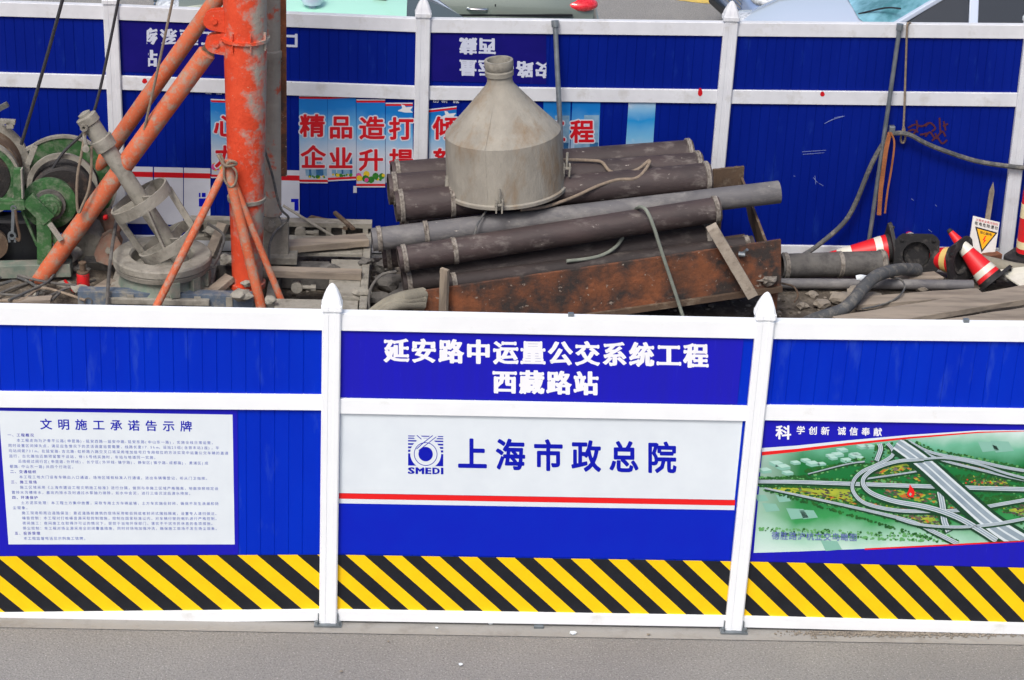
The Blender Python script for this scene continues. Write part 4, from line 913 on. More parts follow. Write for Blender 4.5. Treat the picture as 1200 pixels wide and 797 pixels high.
# ------------------------------------------------------------------ rotary table and reamer
tc = zx(190, 296, .50); r_t = 57.5*mpp(tc.y)
rt_ = thing('rotary_table', 'round cement caked rotary table on a greenish pedestal', 'rotary table', (tc.x, tc.y, .28))
b = MB(); b.lathe(tc-Vector((0,0,.02)), (0,0,1), [(-.1,r_t*.6),(-.1,r_t*.95),(-.06,r_t*.985),(-.055,r_t*.96),(-.05,r_t*.96),(-.045,r_t*1.0),(.0,r_t*1.0),(.012,r_t*.97),(.016,r_t*.66),(.0,r_t*.62),(-.09,r_t*.6)], 64); obj('disc', b, M['dusty'], rt_)
b = MB(); b.lathe((tc.x, tc.y, .22), (0,0,1), [(0,r_t*.96),(.03,r_t*.9),(.15,r_t*.84),(.159,r_t*.84)], 48); obj('pedestal', b, M['green_grey'], rt_)
b = MB(); b.box((tc.x, tc.y, .235), r_t*2.05, r_t*1.9, .05); obj('bed_plate', b, M['dusty'], rt_, bevel=.008)
b = MB()
for k in range(3): a = -1.2+k*.5; b = MB(); b.box((tc.x+r_t*.9*math.cos(a), tc.y+r_t*.9*math.sin(a), .33), .07, .07, .12, Matrix.Rotation(a, 3, 'Z')); obj('rib', b, M['green_grey'], rt_)
s0 = A_(214, 308, tc.y+.02); s1 = A_(99, 134, tc.y+.04); sa = (s1-s0).normalized(); Ls = (s1-s0).length
rm = thing('reamer', 'cement coated ring reamer on a leaning shaft above the rotary table', 'reamer', s0)
b = MB(); b.lathe(s0, sa, [(0,.06),(Ls-.32,.064),(Ls-.31,.088),(Ls-.22,.088),(Ls-.215,.07),(Ls-.04,.072)], 32); obj('shaft', b, M['dusty'], rm)
b = MB(); b.lathe(s0+sa*(Ls-.09), sa, [(0,.07),(.01,.084),(.07,.084),(.08,.05),(.1,.05),(.11,.02)], 28); b.ring(s0+sa*(Ls-.05)+Vector((-.02,-.09,-.03)), (0,1,0), .03, .012, .03, 16); obj('cap', b, M['dusty'], rm)
u_ = sa.orthogonal().normalized(); v_ = sa.cross(u_)
def onax(px, py): 
    q = (A_(px, py, s0.y+.1)-s0).dot(sa); return q
h1, h2 = Ls*.425, Ls*.14; rr = .245
for h in (h1, h2):
    b = MB(); b.lathe(s0+sa*(h-.045), sa, [(0,rr-.014),(0,rr),(.09,rr+.004),(.09,rr-.012),(0,rr-.014)], 48, 0, False); ro = obj('cutter_ring', b, M['dusty'], rm)
    for k in range(3):
        a = k*2*math.pi/3+.5; d = u_*math.cos(a)+v_*math.sin(a); b = MB(); b.bar(s0+sa*h+d*.055, s0+sa*h+d*(rr-.01), .018, .075, up=sa); obj('spoke', b, M['dusty'], ro)
for k in range(4):
    a = k*math.pi/2+.9; d = u_*math.cos(a)+v_*math.sin(a); d2 = u_*math.cos(a+.25)+v_*math.sin(a+.25); b = MB(); b.bar(s0+sa*(h2+.03)+d*(rr-.02), s0+sa*(h1-.03)+d2*(rr-.02), .016, .05, up=d); obj('stay', b, M['dusty'], rm)
line_thing('rope', 'pale rope hung from the cap of the leaning drill shaft in a long loop', 'rope', [A_(100,152,4.56), A_(96,178,4.56), A_(91,205,4.56), A_(90,232,4.56), A_(92,249,4.56), A_(97,240,4.56), A_(104,222,4.56), A_(107,198,4.56), A_(107,172,4.56)], .011, M['rope'])
t = thing('shackle', 'small round shackle hanging under the drill shaft cap', 'shackle', A_(101,175,4.56)); b = MB(); b.cyl(A_(100.5,174.5,4.60), A_(100.5,174.5,4.52), .028, n=18); obj('pin', b, M['dusty'], t); b = MB(); b.tube([A_(100,152,4.58), A_(99,162,4.56), A_(101,171,4.56)], .016, 8); obj('bow', b, M['dusty'], t)

# ------------------------------------------------------------------ small gear around the winch
p = zx(98, 342, .2); jk = thing('hydraulic_jack', 'small red bottle jack standing on the dusty deck beside the orange strut', 'jack', p); k_ = mpp(p.y)
b = MB(); b.lathe(p, (0,0,1), [(0,.046),(.012,.05),(.15,.05),(.16,.046)], 28); obj('body', b, M['jack'], jk)
b = MB(); b.lathe(p+Vector((0,0,.16)), (0,0,1), [(0,.046),(.012,.046),(.02,.024),(.075,.024),(.08,.03),(.09,.03)], 24); obj('piston', b, M['rust_dark'], jk)
b = MB(); b.box(p+Vector((0,0,-.012)), .12, .12, .024); obj('base', b, M['dusty_dark'], jk)
line_thing('red_bar', 'short bright red bar lying beside the red jack', 'bar', (zx(76,329,.2), zx(87,342,.18)), .012, M['jack'])
b_ = thing('pulley_block', 'faded rust pink pulley block wedged beside the rotary table', 'pulley block', zx(128, 312, .3)); q = zx(128, 290, .42)
b = MB(); rot = Matrix.Rotation(.35, 3, 'Y')
for s_ in (-.05, .05): b.prism([q+rot @ Vector((x*.095, s_, z*.13)) for x, z in ((-1,-.6),(-.6,-1),(.6,-1),(1,-.5),(.85,.6),(.3,1),(-.4,1),(-.9,.5))], Vector((0, .014, 0)))
obj('cheek_plate', b, M['pinkrust'], b_)
b = MB(); b.lathe(q+Vector((0,-.04,0)), (0,1,0), [(0,.09),(.02,.075),(.06,.075),(.08,.09)], 28); obj('sheave', b, M['rust_dark'], b_)
b = MB(); b.cyl(q+Vector((0,-.08,0)), q+Vector((0,.1,0)), .022, n=12); obj('pin', b, M['dusty'], b_)
line_thing('pry_bar', 'dark bar standing between the pulley block and the rotary table', 'bar', [zx(137,258,.55)+Vector((0,0,.02)), A_(131,292,4.35), A_(127,330,4.25), A_(125,368,4.15)], .014, M['dusty_dark'], sub=3)
vs, fs = lump(zx(106, 283, .32), .2, 4, (.75,.6,1.1), 3, .35); b = MB(); b.add(vs, fs, 0, True); tag(obj('sack', b, M['dusty']), 'limp grey cement sack behind the lower end of the orange strut', 'sack')
vs, fs = lump(zx(128, 262, .45), .11, 9, (.8,.7,1.1), 3, .4); b = MB(); b.add(vs, fs, 0, True); tag(obj('sack', b, M['pinkrust']), 'small brownish crumpled sack above the pulley block', 'sack')
b = MB(); q = zx(123, 257, .6); b.lathe(q, (.3,-.4,.8), [(0,.0),(.008,.02),(.03,.022),(.05,.008)], 18); tag(obj('red_ball', b, M['jack']), 'small red ball peeping out above the brownish sack', 'ball')
t = thing('pipe_stub', 'short dark pipe stub on the deck behind the red jack', 'pipe', zx(92, 302, .3)); b = MB(); q = zx(90, 296, .34); b.lathe(q, (-.3,-1,.1), [(0,.03),(0,.05),(.14,.05),(.14,.03),(0,.03)], 24, 0, False); obj('tube', b, M['dusty'], t)
rnc = random.Random(11)
cg = 'tangled cables on the ground below the winch'
cab = [((-12,318),(10,308),(30,312),(46,322),(52,334)), ((-12,336),(12,330),(34,322),(48,316),(70,318),(84,330)), ((-12,350),(14,338),(40,330),(66,326),(90,322)), ((-10,326),(16,324),(40,334),(44,344),(38,352)), ((-12,344),(20,346),(52,348),(80,336)), ((10,352),(36,340),(56,330),(66,318))]
lbs = ['looped black cable nearest the left edge below the winch', 'black cable curling out from under the orange strut foot', 'long grey cable lying flat below the winch base beam', 'black cable bent in a tight hook below the winch', 'thin dark cable lying closest to the front fence', 'grey cable crossing the others at a slant below the winch']
for i, c_ in enumerate(cab): line_thing('cable', lbs[i], 'cable', [zx(x, y, .16+.02*i) for x, y in c_], [.013,.015,.012,.012,.010,.011][i], M['hose'] if i % 2 else M['dusty_dark'], cg)
line_thing('rusty_rod', 'rusty bent rod on the ground in front of the orange strut foot', 'rod', [zx(62,352,.15), zx(68,342,.16), zx(80,339,.16)], .011, M['rust_dark'])
for i, (px, py, r_, z) in enumerate(((18,338,.05,.12),(56,345,.06,.1),(30,350,.05,.1),(86,352,.05,.1),(5,345,.06,.1))): rnd_stone(zx(px, py, z), r_, i+1, ['grey stone among the cables under the winch', 'grey stone beside the foot of the orange strut', 'flat stone near the fence below the cables', 'small stone in front of the red jack', 'grey stone at the left edge among the cables'][i])
b = MB()
for i in range(60):                                   # low heap the winch stands on
    pass
vs, fs = lump((-2.6, 4.95, -.02), 1.0, 21, (1.0,.75,.24), 4, .2); b = MB(); b.add(vs, fs, 0, True); o = obj('soil_heap', b, M['soil']); o['kind'] = 'structure'

# ------------------------------------------------------------------ steel tray and pipe pile
def TF(px, py): k = (px-500)/415; return at(px, py, 4.0+.45*k)
tr = thing('steel_tray', 'long rusty steel tray holding the pile of pipes', 'tray', TF(700, 398))
tl_, tr_, bl_, br_ = TF(497, 341), TF(915.5, 281), TF(497, 398), TF(915.5, 338)
dirx = (tr_-tl_).normalized(); nrm = Vector((-dirx.y, dirx.x, 0)).normalized(); up_ = (tl_-bl_).normalized()
def slab(name, a, b_, c_, d, th, m):                  # quad pushed back by th
    mb_ = MB(); mb_.prism([a, b_, c_, d], nrm*th); return obj(name, mb_, M[m], tr, bevel=.003)
slab('front_plate', bl_, br_, tr_, tl_, .025, 'rust')
mb_ = MB(); mb_.bar(bl_+up_*.005-nrm*.018, br_+up_*.005-nrm*.018, .03, .045); obj('bottom_lip', mb_, M['rust_dark'], tr)
back = nrm*1.05
mb_ = MB(); mb_.prism([bl_+nrm*.03+up_*.02, br_+nrm*.03+up_*.02, br_+back+up_*.02, bl_+back+up_*.02], Vector((0,0,.02))); obj('floor_plate', mb_, M['rust_dark'], tr)
slab2 = MB(); slab2.prism([bl_+back, br_+back-dirx*.2, br_+back-dirx*.2+up_*.42, bl_+back+up_*.4], nrm*.025); obj('back_plate', slab2, M['rust_dark'], tr, bevel=.003)
mb_ = MB(); mb_.prism([A_(906,333,4.49), A_(899,282.5,4.49), A_(869,203,5.42), A_(880,258,5.46)], dirx*-.02); obj('end_plate', mb_, M['rust_dark'], tr)
p = TF(901, 293); 
for px, py in ((869, 296),):
    mb_ = MB(); q = TF(px, py)-nrm*.02; mb_.cyl(q, q+Vector((.03,-.04,.05)), .012, n=10); mb_.cyl(q+Vector((-.03,-.01,0)), q+Vector((.02,-.02,0)), .02, n=8); obj('bolt', mb_, M['steel'], tr)
mb_ = MB(); 
vs, fs = lump(TF(898, 327)-nrm*.03, .05, 5, (1.4,.6,.7), 2, .8); mb_.add(vs, fs); obj('weld_lump', mb_, M['collar'], tr)
mb_ = MB(); q0 = br_-dirx*.03+nrm*.1; mb_.cyl((q0.x, q0.y, 0), q0+Vector((0,0,.01)), .04, n=14); obj('leg', mb_, M['rust'], tr)
mb_ = MB(); q0 = bl_+dirx*.1+nrm*.5; mb_.cyl((q0.x, q0.y, -.02), q0+Vector((0,0,.03)), .05, n=14); obj('leg', mb_, M['rust'], tr)
mb_ = MB(); q0 = br_-dirx*.1+nrm*.95; mb_.cyl((q0.x, q0.y, 0), q0+Vector((0,0,.01)), .05, n=14); obj('leg', mb_, M['rust'], tr)
gpz = 'tremie pipes piled in the rusty tray'
pipe('long grey steel pipe whose bare right end sticks out furthest from the pile', A_(436, 281, 4.42), A_(913, 225, 4.8), .090, M['pipe_grey'], group=gpz, collars=(.012, .125))
pipe('brown pipe in front of the long grey one with a cement ringed right end', A_(467, 304, 4.16), A_(843, 245, 4.52), .098, M['pipe'], group=gpz, collars=(.012, .165, .985))
pipe('brown pipe tight behind the long grey one and touching the base of the hopper', A_(463, 242, 4.66), A_(832, 208, 4.98), .120, M['pipe'], group=gpz, collars=(.012, .17, .985))
pipe('dark brown pipe second from the back of the pile with a battered left end', A_(455, 222, 4.84), A_(822, 196, 5.16), .122, M['pipe'], group=gpz, collars=(.012, .985))
pipe('dark brown pipe at the very back of the pile below the cut red letters', A_(459, 207, 5.06), A_(811, 181, 5.36), .120, M['pipe'], group=gpz, collars=(.012, .2, .985))
pipe('low brown pipe lying inside the tray along its front plate', TF(528, 340)+nrm*.13, TF(888, 294)+nrm*.13, .072, M['pipe_shade'], group=gpz, collars=(.012, .97))
pipe('brown pipe coloured as in shade lying deep in the tray below the front brown pipe', A_(472, 331, 4.24), A_(838, 276, 4.62), .095, M['pipe_shade'], group=gpz, collars=(.012, .965))
pipe('dark pipe buried between the grey pipe and the tray floor', A_(448, 300, 4.62), A_(835, 258, 4.85), .10, M['pipe'], group=gpz, collars=(.012, .98))
pipe('dark pipe deepest in the middle of the pile under the hopper', A_(470, 275, 4.86), A_(836, 240, 5.1), .11, M['pipe'], group=gpz, collars=(.012, .985))
# hopper
hb = A_(593, 219, 4.87); ht = A_(584.5, 73, 4.87); ha = (ht-hb).normalized(); Lh = (ht-hb).length; kp = mpp(4.8)
hp = thing('hopper', 'big cement coated steel hopper with a narrow neck standing on the pipes', 'hopper', hb)
R0 = 69*kp; R1 = 66.5*kp; Rn = 14.5*kp
hs = .455*Lh; hc = Lh*.835
b = MB(); b.lathe(hb, ha, [(.0,R0-.02),(.0,R0),(.02,R0),(hs*.5,R0*.985),(hs,R1),(hs+(hc-hs)*.5,(R1+Rn)*.5-.004),(hc-.01,Rn+.012),(hc+.02,Rn),(Lh-.07,Rn),(Lh-.07,Rn-.02),(hc,Rn-.02),(hs,R1-.03),(0,R0-.02)], 72, 0, False); obj('cone_body', b, M['hopper'], hp)
b = MB(); b.lathe(hb+ha*.012, ha, [(-.02,R0-.01),(-.02,R0+.016),(.005,R0+.018),(.014,R0+.002)], 72, 0, False); obj('bottom_rim', b, M['hopper'], hp)
b = MB(); b.lathe(hb+ha*(Lh-.105), ha, [(0,Rn-.002),(.004,Rn+.012),(.04,Rn+.014),(.05,Rn+.004),(.06,Rn+.012),(.1,Rn+.016),(.125,Rn+.012),(.125,Rn-.008),(.0,Rn-.018)], 40, 0, False); obj('neck_collar', b, M['dusty'], hp)
b = MB(); b.lathe(hb+ha*(Lh-.13), ha, [(0,.001),(.001,Rn-.02)], 30, 0, False); obj('neck_plug', b, M['dusty_dark'], hp)
for px, py in ((585, 242), (664, 199)):
    b = MB(); q = A_(px, py, 4.36 if px < 600 else 4.8); 
    for s_ in (-.022, .022): b.box(q+Vector((s_, 0, 0)), .012, .05, .1)
    b.cyl(q+Vector((-.035,0,.01)), q+Vector((.035,0,.01)), .014, n=10); b.cyl(q+Vector((0,0,.0)), q+Vector((0,.01,.14)), .010, n=8); obj('clamp', b, M['dusty'], hp)
b = MB(); sv = ha.orthogonal(); sd_ = Vector((-.35, -1, 0)); sd_ = (sd_-ha*sd_.dot(ha)).normalized(); b.bar(hb+ha*.03+sd_*(R0+.001), hb+ha*(hs-.01)+sd_*(R1+.001), .009, .004, up=sd_); obj('weld_seam', b, M['hopper'], hp)
b = MB(); b.bar(hb+ha*(hs+.01)+sd_*(R1-.005), hb+ha*(hc-.03)+sd_*(Rn+.022), .009, .004, up=sd_); obj('weld_seam', b, M['hopper'], hp)
b = MB(); b.tube([hb+ha*(hs*.25)+Vector((-R0*.96, -.1, 0)), hb+ha*(hs*.05)+Vector((-R0*.99, -.12, 0))], .02, 8, sub=1); obj('side_lug', b, M['dusty'], hp)
# ropes, hoses and sticks on the pile
def onp(px, py, Y): return at(px, py, Y)
line_thing('rope', 'brown rope lying in a zigzag over the back pipes right of the hopper', 'rope', [onp(655,187,5.0), onp(690,188,5.0), onp(705,190,4.98), onp(714,200,4.93), onp(728,204,4.9), onp(748,198,4.92), onp(761,188,4.97), onp(757,198,4.9), onp(745,209,4.82), onp(722,211,4.8), onp(698,219,4.74), onp(672,231,4.66), onp(640,242,4.55), onp(610,246,4.45)], .013, M['rope'])
line_thing('hose', 'grey green hose hanging over the front brown pipe and down the rusty plate', 'hose', [onp(745,245,4.5), onp(750,242.5,4.36), onp(757,246,4.3), onp(765,263,4.24), onp(777,300,4.2), onp(789,336,4.17), onp(802,376,4.1)], .014, M['hose_green'], sub=8)
line_thing('hose', 'short piece of grey green hose lying in the tray shadow', 'hose', [onp(664,306,4.25), onp(690,303,4.3), onp(708,298,4.34), onp(722,289,4.38), onp(730,278,4.42)], .014, M['hose_green'])
line_thing('rope', 'thin dark rope looped over the grey pipe below the hopper', 'rope', [onp(570,247,4.5), onp(560,262,4.38), onp(556,276,4.33), onp(554,284,4.34)], .009, M['hose'])
line_thing('hose', 'dark hose looping out of the gap left of the rusty tray', 'hose', [onp(465,318,4.3), onp(448,322,4.3), onp(436,335,4.25), onp(432,352,4.2), onp(433,370,4.1)], .012, M['dusty_dark'])
board_thing('square timber leaning across the rusty front plate at its right end', (TF(831,264)-nrm*.06+Vector((0,-.02,.02)), TF(877,340)-nrm*.10), .10, .085, 'wood_pale', 'timber', None, 'timber')
board_thing('upright split stake in front of the left end of the rusty plate', (TF(520,312)-nrm*.05, TF(518,372)-nrm*.05), .075, .03, 'wood', 'stake', None, 'stake')
board_thing('flat brown board standing behind the right end of the back pipes', (A_(835,212,5.3), A_(871,208,5.38)), .03, .2, 'rust_dark', 'board_scrap', None, 'board')
vs, fs = [], []
b = MB(); 
for j in range(3):
    pts = [zx(432+j*5, 366+j*3, .36), zx(452, 355+j*4, .42), zx(474, 349+j*4, .46-j*.02), zx(496, 345+j*6, .44-j*.03)]
    b.tube(pts, .055-.008*j, 12, 0, 6, lambda t: .35+.65*min(1, t*1.6))
tag(obj('tarpaulin', b, M['canvas']), 'folded dusty canvas lying by the left corner of the rusty tray', 'tarpaulin')
for i, (px, py, r_) in enumerate(((455,330,.13),(445,350,.11),(470,350,.12),(452,312,.1),(480,338,.09))): rnd_stone(zx(px, py, .15), r_, 30+i, ['dark lump of mud in the gap behind the folded canvas', 'dark lump of mud close to the rig frame corner', 'dark lump of mud beside the folded canvas', 'dark lump of mud under the grey pipe end', 'dark lump of mud below the front brown pipe end'][i], M['dusty_dark'])

# ------------------------------------------------------------------ props, straps and hoses on the rear fence
def prop(label, a, c_, r):
    t = thing('prop_tube', label, 'prop', c_, 'galvanised tubes leaning on the rear fence'); b = MB(); d = (Vector(c_)-Vector(a)).normalized(); b.cyl(a, c_, r, n=16); obj('tube', b, M['steel'], t)
    b = MB(); b.lathe(Vector(a)-d*.02, d, [(0,.01),(0,r*1.5),(.05,r*1.5),(.055,r)], 14); obj('cap', b, M['steel'], t); return t
prop('galvanised tube leaning on the rear fence right of the hopper', atb(650.5, 27, .06), A_(659, 200, 5.7), .021)
prop('galvanised tube leaning slanted on the wide plain blue bay', atb(1054.5, 31, .06), atb(1018, 285, .14), .019)
line_thing('rope', 'thin brown rope hooked over the rear fence top and hanging in a loop', 'rope', [atb(1069,29,-.04), atb(1065,27,.03), atb(1063,34,.05), atb(1061,90,.045), atb(1059,145,.045), atb(1056,158,.05), atb(1056,166,.055), atb(1059,167,.055), atb(1061,160,.05), atb(1059,148,.05)], .009, M['rope'])
line_thing('hose', 'thick grey hose draped over a tie on the wide plain blue bay', 'hose', [atb(935,303,.25), atb(958,288,.16), atb(988,262,.12), atb(1003,237,.1), atb(1018,200,.1), atb(1030,176,.1), atb(1042,160,.1), atb(1052,156,.1), atb(1066,158,.1), atb(1085,168,.1), atb(1110,178,.1), atb(1145,189,.1), atb(1183,195,.1), atb(1215,198,.1)], .021, M['hose'])
def strap(label, pts, w_):
    b = MB(); P = spline(pts, 8); vs = []
    for i, p in enumerate(P):
        tw = .3*math.sin(i*.5); q = Vector((math.cos(tw), math.sin(tw), 0))*w_/2; n_ = Vector((-math.sin(tw), math.cos(tw), 0))*.004; vs += [p-q-n_, p+q-n_, p+q+n_, p-q+n_]
    n_ = len(P); b.add(vs, [(i*4+k, i*4+(k+1) % 4, i*4+4+(k+1) % 4, i*4+4+k) for i in range(n_-1) for k in range(4)]+[(3,2,1,0), (n_*4-4, n_*4-3, n_*4-2, n_*4-1)]); tag(obj('strap', b, M['strap']), label, 'strap', 'orange straps hanging from the hose tie')
strap('broad orange brown strap hanging beside the slanted tube', [atb(1043,155,.14), atb(1039,172,.15), atb(1035,200,.15), atb(1032,225,.15), atb(1030,252,.15)], .036)
strap('narrow orange brown strap hanging in a loop right of the broad one', [atb(1044,155,.16), atb(1048,168,.16), atb(1045,195,.16), atb(1040,225,.16), atb(1037,250,.16)], .015)
b = MB(); q = atb(1045,152,.09); b.box(q, .05, .05, .07); tag(obj('tie_block', b, M['steel'], bevel=.006), 'small metal clip on the slanted tube where the grey hose is tied', 'clip')

lg = random.Random(21)
for i in range(26):                                   # dried slurry lumps round the rotary table and on the frame
    px, py = (lg.uniform(84, 150), lg.uniform(250, 345)) if i < 13 else (lg.uniform(245, 430), lg.uniform(262, 352)) if i < 22 else (lg.uniform(2, 80), lg.uniform(325, 352))
    z = .26 if i < 13 else .32 if i < 22 else .17
    vs, fs = lump(zx(px, py, z), lg.uniform(.025, .075), 200+i, (1.2, .9, .7), 2, .6); b = MB(); b.add(vs, fs); tag(obj('slurry_lump', b, M['dusty' if i % 3 else 'dusty_dark']), 'grey lump of dried cement slurry lying among the rig parts', 'lump', 'dried slurry lumps around the rig')
for i, (a_, c_) in enumerate((((96,352),(132,330)), ((150,352),(128,338)), ((2,356),(60,352)), ((246,300),(262,262)))):
    board_thing(['grey timber offcut slanting under the pulley block', 'short grey offcut under the dark standing bar', 'grey board along the fence under the cables', 'dusty board leaning between the reamer and the orange mast'][i], (zx(*a_, .2), zx(*c_, .24 if i < 3 else .42)), .09, .05)
for i, c_ in enumerate((((60,352),(78,338),(100,336),(118,344),(140,340)), ((-8,312),(20,322),(52,330),(90,334),(112,328)), ((226,350),(242,336),(256,340),(268,352)), ((244,262),(262,276),(258,296),(250,312)), ((-10,352),(24,352),(48,338),(76,344),(100,352)))):
    line_thing('cable', ['thin cable running past the red jack towards the table', 'long dark cable sagging across the winch base', 'short cable loop right of the rotary table', 'thin cable hanging beside the thin orange bar', 'pale cable waving along the fence below the winch'][i], 'cable', [zx(x, y, .24 if i != 3 else .45) for x, y in c_], .011, M[['hose', 'dusty_dark', 'hose', 'dusty_dark', 'rope'][i]], cg)
rr_n = random.Random(8); b = MB()
for (cx_, cy_, wx, wy) in ((640,268,110,30),(700,375,120,22),(640,455,120,26),(760,480,90,24),(1040,320,90,18),(330,372,170,26),(980,255,90,14),(930,430,70,30),(600,320,60,14),(1180,440,80,24)):
    for i in range(46):
        x = cx_+rnd.uniform(-1, 1)*wx; y = cy_+rnd.uniform(-1, 1)*wy+(x-cx_)*.16; r_ = rnd.uniform(3, 8); m = rnd.choice((4, 4, 6, 3, 3, 10))
        zpoly([(x-r_*1.8, y-r_*.4), (x+r_*.4, y-r_*.7), (x+r_*1.8, y+r_*.3), (x-r_*.3, y+r_*.7)], m, .0136+rnd.uniform(0, .0006))
for i in range(1500):
    x, y = rr_n.uniform(-3.4, 6.3), rr_n.uniform(3.9, 5.75); z = soil(x, y)
    if x < -1.7: z = max(z, -.02+.2*max(0, 1-((x+2.6)/1.0)**2-((y-4.95)/.75)**2)**.5)
    if x > 2.4: z = max(z, -.07+.17*max(0, 1-((x-4.2)/1.95)**2-((y-5.2)/.62)**2)**.5)
    vs, fs = lump((x, y, z+.004), rr_n.choice((.008, .012, .015, .02, .03)), i, (1, .8, .6), 1, .5); b.add(vs, fs, 0 if rr_n.random() < .6 else 1)
o = obj('rubble', b, [M['stone'], M['soil']]); o['kind'] = 'stuff'
# ------------------------------------------------------------------ traffic cones and the clutter at the right
GZ = .10
b = MB(); vs, fs = lump((4.2, 5.2, -.07), 1.0, 55, (1.95,.62,.17), 4, .12); b.add(vs, fs, 0, True); o = obj('soil_heap', b, M['soil']); o['kind'] = 'structure'
def cone(label, base, tip, mband='band', h=.62, roll=0):
    base = Vector(base); ax = (Vector(tip)-base).normalized(); u = ax.orthogonal().normalized(); v = ax.cross(u)
    if roll: u, v = u*math.cos(roll)+v*math.sin(roll), v*math.cos(roll)-u*math.sin(roll)
    t = thing('traffic_cone', label, 'traffic cone', base, 'red and white traffic cones by the rear fence'); k = h/.62
    rad = lambda z: (.128-.104*(z/.62))*k
    def seg(name, z0, z1, m, grow=0.0):
        b = MB(); b.lathe(base, ax, [(z0*k, rad(z0)-.012), (z0*k, rad(z0)+grow), (z1*k, rad(z1)+grow), (z1*k, rad(z1)-.012)], 32, 0, False); return obj(name, b, M[m], t)
    seg('cone_body', .06, .605, 'cone_red'); seg('reflective_band', .1, .16, mband, .002); seg('reflective_band', .36, .48, mband, .002)
    b = MB(); b.lathe(base+ax*.6*k, ax, [(0, rad(.6)+.002), (.03*k, rad(.63)), (.035*k, rad(.63)*.6), (.035*k, .002)], 20); obj('tip', b, M['rubber'], t)
    b = MB(); a = .185*k; hole = .115*k; n = 32; vs = []
    for z, kk in ((0, 0), (.03*k, 1)):
        for i in range(n):
            an = 2*math.pi*i/n; c_, s_ = math.cos(an), math.sin(an); q = 1/max(abs(c_), abs(s_)); q = min(q, 1.22); vs.append(base+ax*z+(u*c_+v*s_)*a*q*(1 if z == 0 else .96))
    for z in (0, .03*k):
        for i in range(n): an = 2*math.pi*i/n; vs.append(base+ax*z+(u*math.cos(an)+v*math.sin(an))*hole)
    fs = []
    for i in range(n):
        j = (i+1) % n; fs += [(i, j, n+j, n+i), (2*n+i, 2*n+j, j, i), (n+i, n+j, 3*n+j, 3*n+i), (3*n+i, 3*n+j, 2*n+j, 2*n+i)]
    b.add(vs, fs); b.lathe(base, ax, [(0.002, hole+.004), (.06*k, rad(.06)+.004), (.06*k, rad(.06)-.014), (.002, hole-.008)], n, 0, False)
    for i in range(4):
        an = math.pi/4+i*math.pi/2; b.box(base-ax*.004+(u*math.cos(an)+v*math.sin(an))*a*1.0, .03*k, .03*k, .012)
    obj('cone_base', b, M['rubber'], t)
    b = MB(); b.lathe(base+ax*.055*k, ax, [(0,.001),(0,rad(.05)-.006)], 24, 0, False); obj('inner_shade', b, M['rubber'], t); return t  # black disc put in for the shade inside the hollow cone
cone('traffic cone lying on its side left of the others with its tip towards the pipes', zx(1047, 290, .24), zx(955, 303, .13)+Vector((0,.0,0)), 'band')
cone('fallen traffic cone showing its hollow square black base to the viewer', zx(1074, 299, .27), zx(1064, 272, .22), 'band', roll=.75)
cone('fallen traffic cone with yellowed bands lying behind the tilted one', zx(1127, 307, .26), zx(1060, 296, .17), 'band_yellow', roll=.4)
cone('tilted traffic cone with a black rim lying in front of the warning sign', A_(1164, 331, 5.28), A_(1120, 279, 5.5), 'band', .56, .3)
cone('upright traffic cone with cream bands at the right edge', A_(1208, 300, 5.72), A_(1203, 216, 5.72), 'band_cream', .63)
# warning sign on a stake
sg = thing('warning_sign', 'white warning board with a yellow triangle nailed to a pointed stake', 'sign', A_(1150, 300, 5.86)); 
SQ = [A_(1140.8,253,5.88), A_(1171.5,260.5,5.90), None, A_(1134.5,294,5.76)]; SQ[2] = SQ[1]+SQ[3]-SQ[0]
nb = (SQ[1]-SQ[0]).cross(SQ[3]-SQ[0]).normalized(); nb = nb if nb.y < 0 else -nb
b = MB(); b.prism([SQ[3], SQ[2], SQ[1], SQ[0]], -nb*.012); obj('board', b, M['sign'], sg)
sf = lambda o: (lambda u, v: quad(*SQ)(u, v)+nb*o)
f = sf(.001); b = MB(); b.poly([f(.12,.72), f(.98,.70), f(.5,.04)]); b.v; tr1 = obj('triangle', b, M['signblack'], sg, recalc=False)
b = MB(); f = sf(.002); b.poly([f(.2,.675), f(.9,.66), f(.51,.13)]); obj('triangle_face', b, M['signyellow'], sg, recalc=False)
b = MB(); text(b, '注意安全高压危险', .0, sub(sf(.002), .1, .95, .885, .955)); obj('sign_lettering', b, M['red_old'], sg, recalc=False)
b = MB(); text(b, '有电危险请勿', .02, sub(sf(.002), .08, .97, .76, .87), gap=.15); obj('sign_lettering', b, M['signblack'], sg, recalc=False)
b = MB(); text(b, '当心触电', .02, sub(sf(.003), .32, .78, .555, .64)); obj('sign_lettering', b, M['signblack'], sg, recalc=False)
b = MB(); f = sf(.003); b.poly([f(.54,.53), f(.46,.38), f(.53,.40), f(.49,.27), f(.60,.42), f(.53,.41), f(.58,.53)]); obj('lightning_mark', b, M['red'], sg, recalc=False)
b = MB(); a_, c_ = A_(1164,213,6.0), A_(1153,290,5.83)+Vector((0,.03,0)); d = (c_-a_).normalized(); b.bar(a_+d*.08, c_, .042, .018, up=(0,1,0)); 
q0 = a_+d*.08; b.add([q0+Vector((-.021,-.009,0)), q0+Vector((.021,-.009,0)), q0+Vector((.021,.009,0)), q0+Vector((-.021,.009,0)), a_], [(0,1,4),(1,2,4),(2,3,4),(3,0,4)]); obj('stake', b, M['wood'], sg)
